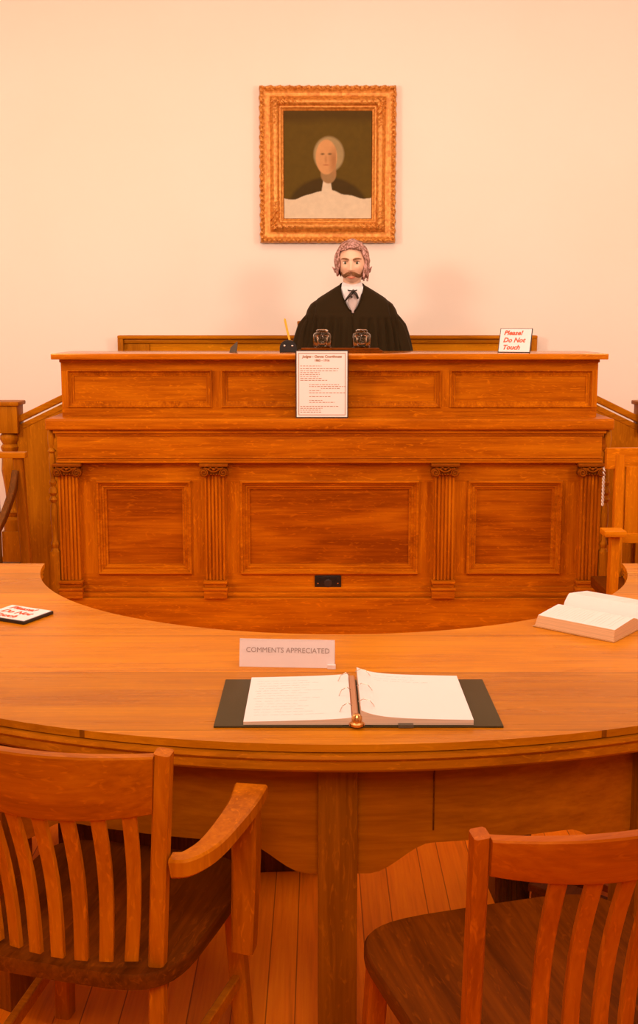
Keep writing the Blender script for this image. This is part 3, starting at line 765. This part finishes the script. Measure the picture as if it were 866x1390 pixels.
b = NB(); loft(b, [[(-.486, 5.22, BT), (-.452, 5.22, BT), (-.452, 5.26, BT), (-.486, 5.26, BT)], [(-.480, 5.232, BT+.024), (-.448, 5.23, BT+.028), (-.448, 5.25, BT+.028), (-.478, 5.248, BT+.024)], [(-.459, 5.238, BT+.044), (-.446, 5.238, BT+.054), (-.446, 5.243, BT+.054), (-.458, 5.243, BT+.044)]])
tag(put('dark_stone', b, plain('mottled_dark_stone', (.06, .035, .015), .5, bump=.5, bscale=80), None), 'small dark pointed chip standing on the bench top left of the pen holder', 'stone')

def sign_board(t, wd, ht, lines, sz, gap, red=True, th=.006):
    """upright sign in its own XZ plane, facing -y, bottom at z=0"""
    b = NB(); box(b, -wd/2, wd/2, 0, th, 0, ht, .0015); put('backing', b, blackedge, t)
    b = NB(); box(b, -wd/2+.004, wd/2-.004, -.0012, 0, .004, ht-.004); put('paper_face', b, paper_m, t)
    for i, s in enumerate(lines):
        M = Matrix.Translation((-wd*.37, -.0016, ht/2+((len(lines)-1)/2-i)*gap)) @ Matrix.Rotation(R(90), 4, 'X')
        text('lettering', s, sz*.86, ink_red, t, M, bold=.0011, shear=.25, align='LEFT')
sg = thing('table_sign', 'small white sign with red lettering leaning on the right of the bench top', 'sign', (.886, 5.17, BT+.001))
sg.rotation_euler = (R(-22), 0, R(-21)); sg.rotation_mode = 'XYZ'
# lean backwards in its own frame, then turn
sg.rotation_euler = (Matrix.Rotation(R(-24), 4, 'Z') @ Matrix.Rotation(R(-22), 4, 'X')).to_euler()
sign_board(sg, .158, .125, ['Please!', 'Do Not', 'Touch'], .038, .037)
sg2 = thing('table_sign', 'white Do Not Touch tile lying flat on the left of the curved desk', 'sign', (-.942, 2.92, .7695))
sg2.rotation_euler = (Matrix.Rotation(R(-26), 4, 'Z') @ Matrix.Rotation(R(-90), 4, 'X')).to_euler()
# local z (its height) runs away from the viewer on the table
sign_board(sg2, .155, .125, ['Please!', 'Do Not', 'Touch'], .038, .037, th=.009)

# typed list leaning on the bench front
ls = thing('typed_list', 'cream typed list of judges in black edging leaning on the bench front', 'notice', (-.036, 5.0305, 1.1445))
ls.rotation_euler = (R(-2), 0, 0)
b = NB(); box(b, -.124, .124, 0, .006, 0, .318, .001); put('backing', b, blackedge, ls)
b = NB(); box(b, -.119, .119, -.0012, 0, .005, .313); put('paper_face', b, cream_m, ls)
b = NB()
for k, (i0, i1) in enumerate(((.008, .0095), (.0105, .0115))):
    X0, X1, A0, A1 = -.119, .119, .005, .313
    box(b, X0+i0, X1-i0, -.0016, -.001, A0+i0, A0+i1); box(b, X0+i0, X1-i0, -.0016, -.001, A1-i1, A1-i0)
    box(b, X0+i0, X0+i1, -.0016, -.001, A0+i0, A1-i0); box(b, X1-i1, X1-i0, -.0016, -.001, A0+i0, A1-i0)
put('printed_border', b, ink_brown, ls)
RX = Matrix.Rotation(R(90), 4, 'X')
text('heading', 'Judges - Genoa Courthouse', .0163, ink_brown, ls, Matrix.Translation((0, -.0016, .288)) @ RX, bold=.0006, shear=.15)
text('heading', '1865 - 1916', .0145, ink_brown, ls, Matrix.Translation((0, -.0016, .270)) @ RX, bold=.0006)
rows = [(.244, 'A', .10), (.232, 'A', .18), (.222, 'A', .175), (.213, 'A', .09), (.204, 'A', .092), (.195, 'A', .085), (.186, 'A', .10), (.177, 'A', .13),
        (.157, 'B', .14), (.148, 'B', .17), (.139, 'C', .09), (.129, 'B', .055), (.119, 'B', .17), (.101, 'B', .10), (.083, 'B', .062), (.074, 'B', .12),
        (.055, 'A', .18), (.046, 'A', .105), (.037, 'A', .095), (.028, 'A', .10)]
b = NB(); rr = random.Random(3)
for z, kind, L in rows:
    x = {'A': -.102, 'B': -.060, 'C': -.005}[kind]; end = x+L
    while x < end:
        wl = rr.uniform(.006, .016); box(b, x, min(x+wl, end), -.0016, -.001, z-.0014, z+.0014); x += wl+.004
put('typed_lines', b, ink_brown, ls)

# ---------------------------------------------------------------- curved desk
YC = 3.697
dk = thing('curved_desk', 'large horseshoe-shaped oak desk curving in front of the bench', 'desk', (0, 0, 0))
def arc(a, bb, n, y1=3.65, t0=None, t1=None):
    s = math.asin((YC-y1)/bb) if t0 is None else t0; e = math.pi-s if t1 is None else t1
    return [(-math.cos(s+(e-s)*i/n)*a, YC-math.sin(s+(e-s)*i/n)*bb) for i in range(n+1)]
N = 120
def ring_slab(b, ai, bi, ao, bo, z0, z1, mi=0):
    I, O = arc(ai, bi, N), arc(ao, bo, N)
    loft(b, [[(i[0], i[1], z0), (o[0], o[1], z0), (o[0], o[1], z1), (i[0], i[1], z1)] for i, o in zip(I, O)], mi=mi)
b = NB(); ring_slab(b, 1.010, .900, 1.80, 1.66, .744, .760); dt = put('desk_top', b, desk_top_m, dk)
def sweep(b, a, bb, prof, sign):
    P = []
    for i in range(N+1):
        s = math.asin((YC-3.65)/bb); t = s+(math.pi-2*s)*i/N
        P.append((t, -math.cos(t)*a, YC-math.sin(t)*bb))
    rings = []
    for t, x, y in P:
        nx, ny = -math.cos(t)/a, -math.sin(t)/bb; L = math.hypot(nx, ny); nx /= L; ny /= L
        rings.append([(x+sign*nx*o, y+sign*ny*o, z) for o, z in prof])
    loft(b, rings)
b = NB(); sweep(b, 1.80, 1.66, [(-.03, .744), (-.006, .744), (-.006, .741), (.004, .738), (.007, .731), (.004, .726), (.001, .724), (.001, .706), (-.004, .700), (-.03, .700)], 1)
put('outer_edge_moulding', b, desk_rim_m, dk, True, 35)
b = NB(); sweep(b, 1.010, .900, [(-.03, .744), (-.004, .744), (-.002, .738), (-.008, .734), (-.004, .726), (-.010, .722), (-.006, .712), (-.012, .700), (-.012, .60), (-.03, .60)], 1 if False else -1)
put('inner_edge_moulding', b, desk_rim_m, dk, True, 35)
# outer apron with scalloped lower edge
legs_t = [R(a) for a in (12, 36, 62, 89.65, 114, 142, 168)]
def apron(a, bb, th, lo, legs):
    b = NB(); M = 260; rings = []
    for i in range(M+1):
        s = math.asin(max(0, (YC-3.62)/bb)); t = s+(math.pi-2*s)*i/M
        x, y = -math.cos(t)*a, YC-math.sin(t)*bb; nx, ny = -math.cos(t)/a, -math.sin(t)/bb; L = math.hypot(nx, ny); nx /= L; ny /= L
        d = min(abs(t-q) for q in legs)*bb; u = max(0, min(1, (d-.062)/.125)); u = u*u*(3-2*u)
        z = lo+.066*u
        rings.append([(x, y, z), (x, y, .70), (x-nx*th, y-ny*th, .70), (x-nx*th, y-ny*th, z)])
    loft(b, rings); return b
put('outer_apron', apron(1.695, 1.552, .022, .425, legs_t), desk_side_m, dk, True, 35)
b = NB()
P = arc(1.700, 1.557, 140); ribbon(b, [(x, y, .677) for x, y in P], .006, .006); put('apron_bead', b, desk_leg_m, dk)
b = NB()
for tt in (R(96.6),):
    x, y = -math.cos(tt)*1.696, YC-math.sin(tt)*1.553
    obox(b, (x, y, .60), (.003, .004, .16), Matrix.Rotation(math.atan2(-math.cos(tt)*.9, math.sin(tt)), 3, 'Z'))
put('apron_seam', b, seat_m, dk)
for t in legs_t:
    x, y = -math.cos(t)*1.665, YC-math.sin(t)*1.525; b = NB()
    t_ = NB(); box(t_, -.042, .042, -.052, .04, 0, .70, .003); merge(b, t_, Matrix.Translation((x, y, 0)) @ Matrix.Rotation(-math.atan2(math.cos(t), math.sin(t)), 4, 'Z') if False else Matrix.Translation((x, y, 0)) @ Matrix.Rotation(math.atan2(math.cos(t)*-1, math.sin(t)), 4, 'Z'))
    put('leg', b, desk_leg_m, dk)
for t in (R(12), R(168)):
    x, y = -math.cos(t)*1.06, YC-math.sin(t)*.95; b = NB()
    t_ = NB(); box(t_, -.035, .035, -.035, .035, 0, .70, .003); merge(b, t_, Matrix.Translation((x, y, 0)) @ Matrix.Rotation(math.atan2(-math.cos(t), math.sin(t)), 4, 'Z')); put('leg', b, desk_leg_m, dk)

# ---------------------------------------------------------------- things on the desk
DT = .7602
tc_ = thing('tent_card', 'folded white card reading COMMENTS APPRECIATED behind the open binder', 'card', (-.128, 2.535, DT), R(-3.5))
b = NB(); h = .066; wd = .117
for s in (-1, 1):
    vs4 = [(-wd, s*.017 if s > 0 else -.017, 0), (wd, s*.017, 0), (wd, 0, h), (-wd, 0, h)]
    A = [b.verts.new(p) for p in vs4]; B = [b.verts.new((p[0], p[1]-s*.001, p[2]-.0004)) for p in vs4]
    b.faces.new(A); b.faces.new(B[::-1])
    for k in range(4): b.faces.new((A[k], A[(k+1) % 4], B[(k+1) % 4], B[k]))
put('folded_card', b, paper_m, tc_)
tilt = math.atan2(.017, h)
text('lettering', 'COMMENTS APPRECIATED', .0172, ink_grey, tc_, Matrix.Translation((.002, -.0080, .040)) @ Matrix.Rotation(R(90)-tilt, 4, 'X') @ Matrix.Translation((0, 0, .0006)))
b = NB(); box(b, .100, .120, -.025, -.016, .0002, .010); put('card_corner', b, paper_m, tc_)

bd = thing('ring_binder', 'open dark ring binder with handwritten pages on the middle of the desk', 'binder', (.030, 2.272, DT))
b = NB(); box(b, -.300, -.030, -.146, .148, 0, .004, .0015); box(b, .030, .305, -.146, .148, 0, .004, .0015); box(b, -.030, .030, -.146, .148, 0, .003, .001)
put('cover', b, vinyl_m, bd, True, 40)
def page_stack(x_in, x_out, y0, y1, h_in, h_mid, h_out, zoff, n=28, skew=0.0):
    b = NB(); top = []
    for i in range(n+1):
        u = i/n; x = x_in+(x_out-x_in)*u
        z = h_out+(h_mid-h_out)*(1-u)**1.2 + (h_in-h_mid)*math.exp(-u*7)
        top.append((x, z))
    for i in range(n):
        (xa, za), (xb, zb) = top[i], top[i+1]
        for j in range(1):
            q = lambda x, y, z: b.verts.new((x+skew*(y-y0), y, z))
            f = b.faces.new([q(xa, y0, za), q(xb, y0, zb), q(xb, y1, zb), q(xa, y1, za)]); f.material_index = 0
            f = b.faces.new([q(xa, y0, zoff), q(xb, y0, zoff), q(xb, y0, zb), q(xa, y0, za)]); f.material_index = 1
            f = b.faces.new([q(xa, y1, zoff), q(xb, y1, zoff), q(xb, y1, zb), q(xa, y1, za)]); f.material_index = 1
    for (x, z) in (top[0], top[-1]):
        f = b.faces.new([b.verts.new(p) for p in ((x, y0, zoff), (x+skew*(y1-y0), y1, zoff), (x+skew*(y1-y0), y1, z), (x, y0, z))]); f.material_index = 1
    bmesh.ops.remove_doubles(b, verts=b.verts, dist=1e-5)
    return b
lp = put('page_stack', page_stack(-.012, -.238, -.140, .140, .020, .017, .011, .0042), [paper_m, edge_m], bd)
rp = put('page_stack', page_stack(.008, .243, -.140, .140, .036, .020, .015, .0042), [paper_m, edge_m], bd)
def writing(x0, x1, rows_, zf, faint, seed, fill=.8):
    b = NB(); q = random.Random(seed)
    for y in rows_:
        x = x0+q.uniform(0, .01); xe = x0+(x1-x0)*q.uniform(fill*.6, fill)
        while x < xe:
            L = q.uniform(.008, .022); k = int(L/.0025)+2
            pts = [(x+L*i/k, y+.0016*math.sin(i*2.4+seed)+.0008*q.uniform(-1, 1), zf(x+L*i/k)+.0004) for i in range(k+1)]
            ribbon(b, pts, .0006, .0002); x += L+q.uniform(.003, .007)
    return b
def stack_z(x, x_in, x_out, h_in, h_mid, h_out):
    u = max(0, (x-x_in)/(x_out-x_in)); return h_out+(h_mid-h_out)*(1-u)**1.2+(h_in-h_mid)*math.exp(-u*7)
put('handwriting', writing(-.225, -.03, [.11-.0165*i for i in range(14)], lambda x: stack_z(x, -.012, -.238, .020, .017, .011), ink_faint, 4), ink_faint, lp)
put('handwriting', writing(.045, .23, [.118, .100, .085], lambda x: stack_z(x, .008, .243, .036, .020, .015)+.0004, ink_faint, 9, .6), ink_faint, rp)
b = NB(); ribbon(b, [(-.004, -.140, .008), (-.004, 0, .010), (-.004, .142, .010)], .016, .010, bev=.6); box(b, -.018, .016, -.146, -.128, .003, .010, .003)
rm = put('ring_mechanism', b, plain('coppery_rail', (.75, .45, .28), .3, .8), bd, True, 40)
for y in (-.098, .0, .098):
    b = NB()
    tube(b, [(-.036, y-.004, .018), (-.030, y, .030), (-.018, y+.002, .036), (-.010, y+.002, .030)], .0011, 6)
    tube(b, [(.004, y+.004, .038), (.014, y+.004, .044), (.028, y, .042), (.038, y-.003, .030)], .0011, 6)
    put('ring', b, steel_m, rm, True)
b = NB(); lathe(b, [(.016, .004), (.016, .009), (.011, .012), (.011, .022), (.007, .027), (.001, .028)], (-.001, -.140, 0), 20); put('release_lever', b, brass_m, rm, True, 40)
b = NB(); box(b, .085, .117, -.149, -.120, .0005, .0078, .001); put('label_clip', b, plain('smoky_clip', (.10, .08, .05), .3), bd)

# thick open book on the right of the desk
bk = thing('open_book', 'thick open book with tan page edges at the right of the desk', 'book', (.742, 2.923, DT), R(50))
# spine runs along local y; pages open to both sides in x
def page_z(u, s):
    base, hump = (.030, .037) if s < 0 else (.040, .056)
    return .024+(hump-.024)*min(1, (u/.22))**.6 if u < .22 else hump+(base-hump)*((u-.22)/.78)**1.1
def bookhalf(s):
    b = NB(); n = 30; y0, y1 = -.113, .113; W = .150
    pts = [(s*W*(i/n), page_z(i/n, s)) for i in range(n+1)]
    q = lambda x, y, z: b.verts.new((x, y, z))
    for (xa, za), (xb, zb) in zip(pts, pts[1:]):
        f = b.faces.new([q(xa, y0, za), q(xb, y0, zb), q(xb, y1, zb), q(xa, y1, za)]); f.material_index = 0
        for y, yo in ((y0, y0-.003), (y1, y1+.003)):
            f = b.faces.new([q(xa*1.08, yo, .003), q(xb*1.08, yo, .003), q(xb, y, zb), q(xa, y, za)]); f.material_index = 1
    x, z = pts[-1]
    f = b.faces.new([b.verts.new(p) for p in ((x*1.08, y0-.003, .003), (x*1.08, y1+.003, .003), (x, y1, z), (x, y0, z))]); f.material_index = 1
    bmesh.ops.remove_doubles(b, verts=b.verts, dist=1e-5)
    return b
b = NB(); box(b, -.168, .168, -.120, .120, 0, .003, .001); put('cover', b, plain('tan_cover', (.50, .25, .09), .5), bk)
fade = plain('faded_print', (.82, .74, .69), .7)
for s in (-1, 1):
    pg = put('page_block', bookhalf(s), [cream_m, edge_tan], bk, True, 30)
    b = NB(); q = random.Random(20+s)
    for k in range(20):
        y = .095-.0098*k
        pts = [(s*u*.150, y, page_z(u, s)+.0005) for u in [.14+.76*i/12 for i in range(13)]]
        if q.random() > .12: ribbon(b, pts, .0010, .0003)
    put('printed_lines', b, fade, pg)

# ---------------------------------------------------------------- bent-back chairs in front
def bent_chair(name, label, loc, rz, Hm, Vm, Sm, arms, rail_h, top, slats, wtop=.214, wbot=.17, rec=.10, seat=(.25, .06, .53), zs=.44, pw=.030):
    G = 'slat-back chairs pushed up to the curved desk'
    t = thing(name, label, 'chair', loc, rz, G)
    Rr = .40
    def back(lx, z, n=0.0):      # lx in -1..1
        k = max(0, min(1, (top-z)/(top-zs))); wv = wtop+(wbot-wtop)*k; x = lx*wv
        return Vector((x, x*x/(2*Rr)+rec*k*(1+.0*k)+n, z))
    # posts
    for s in (-1, 1):
        b = NB(); P = [back(s*1.03, z) for z in (top+.002, top-.1, top-.22, zs, zs-.02)]+[Vector((s*(wbot+.01), .10, .25)), Vector((s*(wbot+.02), .05, 0))]
        ribbon(b, P, pw, .028, side=(1, 0, 0), bev=.3); put('back_post', b, Vm, t, True, 40)
    # top rail: curved board between the posts
    b = NB(); rings = []
    for i in range(33):
        u = -1+2*i/32; dz = .0
        a = back(u*.97, top-.002+.006*(1-u*u), -.012); c = back(u*.97, top-.002+.006*(1-u*u), .012)
        d = back(u*.97, top-rail_h-.010*(1-u*u), -.012); e = back(u*.97, top-rail_h-.010*(1-u*u), .012)
        cx = .003
        rings.append([d+Vector((0, 0, cx)), a-Vector((0, 0, cx)), a+Vector((0, cx, 0)), c-Vector((0, cx, 0)), c-Vector((0, 0, cx)), e+Vector((0, 0, cx)), e-Vector((0, cx, 0)), d+Vector((0, cx, 0))])
    loft(b, rings); put('top_rail', b, Hm, t, True, 40)
    for u in slats:
        b = NB(); P = []
        for k in range(9):
            z = top-rail_h+.01-(top-rail_h-zs+.0)*k/8; p = back(u, z); p.y += .018*math.sin(math.pi*k/8); P.append(p)
        ribbon(b, P, .026, .012, side=(1, u*.5, 0)); put('slat', b, Vm, t, True, 40)
    # saddle seat
    sw, y0, y1 = seat; b = NB(); n = 44; rg = []
    def outline(r):
        o = []
        for k in range(n):
            a = 2*math.pi*k/n; ca_, sa = math.cos(a), math.sin(a); p = .42
            x = sw*math.copysign(abs(ca_)**p, ca_)*r; y = (y0+y1)/2+(y1-y0)/2*math.copysign(abs(sa)**p, sa)*r
            x *= 1-.12*(1-(y-y0)/(y1-y0)); o.append((x, y))
        return o
    for r, dz in ((.93, -.036), (1, -.028), (1, -.006), (.985, 0), (.93, -.002), (.7, -.011), (.4, -.014), (.1, -.013)):
        rg.append([(x, y, zs+dz+(.010*math.exp(-(x/.04)**2)*max(0, (y-y0)/(y1-y0)) if r < .9 else 0)) for x, y in outline(r)])
    loft(b, rg); put('seat', b, Sm, t, True, 40)
    # front legs and stretchers
    for s in (-1, 1):
        b = NB(); ribbon(b, [(s*(sw-.05), y1-.06, zs-.03), (s*(sw-.04), y1-.05, .2), (s*(sw-.03), y1-.04, 0)], .038, .038, side=(1, 0, 0)); put('front_leg', b, Vm, t, True, 40)
        b = NB(); ribbon(b, [(s*(wbot+.012), .08, .17), (s*(sw-.038), y1-.05, .17)], .018, .03); put('stretcher', b, Hm, t)
    b = NB(); ribbon(b, [(-(wbot+.012), .08, .20), (wbot+.012, .08, .20)], .018, .03); put('stretcher', b, Hm, t)
    if arms:
        for s in (-1, 1):
            P = catmull([(s*.222, .085, .640), (s*.250, .090, .645), (s*.277, .130, .655), (s*.292, .205, .668), (s*.297, .270, .677), (s*.292, .330, .680)], 6)
            b = NB(); m = len(P); ribbon(b, P, [.036+.030*(i/(m-1))**1.5 for i in range(m)], [.036-.008*i/(m-1) for i in range(m)]); put('arm', b, Vm, t, True, 40)
            b = NB(); ribbon(b, [(s*.292, .290, .664), (s*.290, .300, .55), (s*.278, .315, zs-.075)], [.052, .050, .046], [.050, .045, .040], side=(1, 0, 0)); put('arm_support', b, Vm, t, True, 40)
    return t
bent_chair('armchair', 'golden oak slat-back armchair pushed to the desk at front left', (-.547, 1.752, 0), R(-14), chair_h, chair_v, seat_m, True, .115, .86,
           [-.84, -.57, -.30, -.03, .24, .51, .77], rec=.08, zs=.425)
bent_chair('side_chair', 'reddish oak slat-back chair pushed to the desk at front right', (.415, 1.475, 0), R(15), red_h, red_v, seat_m, False, .066, .852,
           [-.50, -.24, .02, .28, .54], rec=.09, wbot=.19, seat=(.285, .07, .54), pw=.026)

# ---------------------------------------------------------------- things on the floor seen under the desk
bx_ = thing('storage_box', 'dark wooden box on the floor under the desk, left of the middle leg', 'box', (-.45, 3.05, 0), R(4))
b = NB(); box(b, -.36, .42, -.14, .18, 0, .34, .004); put('box_body', b, dark_v, bx_)
b = NB(); box(b, -.37, .43, -.15, .19, .34, .36, .004); put('box_lid', b, dark_v, bx_)
bx_ = thing('waste_basket', 'small dark ribbed waste basket on the floor under the right side of the desk', 'basket', (.475, 2.86, 0), R(4))
b = NB(); box(b, -.045, .05, -.10, .10, 0, .24, .003); 
for k in range(7): box(b, -.042+.0145*k, -.036+.0145*k, -.104, -.099, .01, .235)
put('basket_side', b, dark_v, bx_)
b = NB(); box(b, -.05, .055, -.105, .105, .24, .25, .002); put('basket_rim', b, dark_v, bx_)
fr = thing('foot_rail', 'low slatted wooden footrest on the floor under the right side of the desk', 'footrest', (.80, 2.62, 0), R(-38))
for k in range(3):
    b = NB(); box(b, -.25, .25, -.16+.12*k, -.09+.12*k, .10, .12, .003); put('slat', b, (seat_m, red_h, seat_m)[k], fr)
for s in (-1, 1):
    b = NB(); box(b, s*.22-.02, s*.22+.02, -.16, .15, 0, .10, .003); put('runner', b, seat_m, fr)

# ---------------------------------------------------------------- chairs beside the bench
def panel_chair(label, loc, rz, Hm, Vm, cushion, s0=1):
    t = thing('armchair', label, 'chair', loc, rz)
    # local: chair faces -y
    for s in (-1, 1):
        b = NB(); ribbon(b, [(s*.205, .18, 0), (s*.205, .18, .45), (s*.20, .22, 1.0)], .042, .035, side=(1, 0, 0)); put('rear_post', b, Vm, t)
        b = NB(); box(b, s*.335-.018, s*.335+.018, -.255, -.205, 0, .725, .003); put('front_leg', b, Vm, t)
        b = NB(); box(b, s*.345-.045, s*.345+.045, -.29, -.20, .725, .750, .006); ribbon(b, [(s*.335, -.20, .715), (s*.30, -.10, .63), (s*.22, .17, .57)], .03, .026); put('arm', b, Hm, t, True, 40)
        b = NB(); prism(b, [(s*.335-.012, .67), (s*.335+.012, .67), (s*.335+.02, .725), (s*.335-.02, .725)], -.205, -.17); put('arm_bracket', b, dark_v, t)
    b = NB(); ribbon(b, [(-.262, .215, .985), (0, .235, .985), (.262, .215, .985)], .024, .095, side=(0, 1, 0)); put('top_rail', b, Hm, t)
    b = NB(); box(b, -.22, .22, .19, .21, .60, .645, .003); put('lower_rail', b, Hm, t)
    for x in (-.125, 0, .125):
        b = NB(); box(b, x-.048, x+.048, .195, .208, .64, .95, .002); put('back_panel', b, Vm, t)
    b = NB(); box(b, -.318, .318, -.22, .19, .40, .45, .008); sb = put('seat', b, seat_m, t, True, 40)
    b = NB(); box(b, -.18, .18, -.20, .17, .45, .50, .02, seg=3); put('seat_cushion', b, cushion, t, True, 60)
    return t
cush = plain('brown_leather', (.16, .07, .012), .55, bump=.3)
panel_chair('pale oak armchair with flat back panels beside the right end of the bench', (1.505, 4.56, 0), R(0), light_h, light_v, cush)
dcx = thing('armchair', 'dark wooden chair with curved arm beside the left end of the bench', 'chair', (-1.685, 4.95, 0), 0)
for s in (-1, 1):
    b = NB(); ribbon(b, [(s*.26, -.05, 0), (s*.262, -.05, .5), (s*.245, -.05, .975)], .044, .04, side=(1, 0, 0)); put('rear_post', b, desk_leg_m if s > 0 else dark_v, dcx)
    b = NB(); ribbon(b, catmull([(s*.235, -.06, .91), (s*.225, -.10, .82), (s*.20, -.16, .72), (s*.165, -.20, .62), (s*.150, -.21, .45)], 5), .03, .04, side=(1, 0, 0)); put('curved_arm', b, dark_v, dcx, True, 40)
    b = NB(); box(b, s*.15-.02, s*.15+.02, -.24, -.19, 0, .45, .003); put('front_leg', b, dark_v, dcx)
b = NB(); box(b, -.30, .285, -.08, -.03, .972, 1.0, .006); put('top_rail', b, stair_h, dcx)
b = NB(); box(b, -.23, .23, -.23, .0, .43, .47, .008); put('seat', b, dark_v, dcx)
for x in (-.12, -.0, .12):
    b = NB(); box(b, x-.03, x+.03, -.058, -.044, .45, .975, .002); put('slat', b, dark_v, dcx)
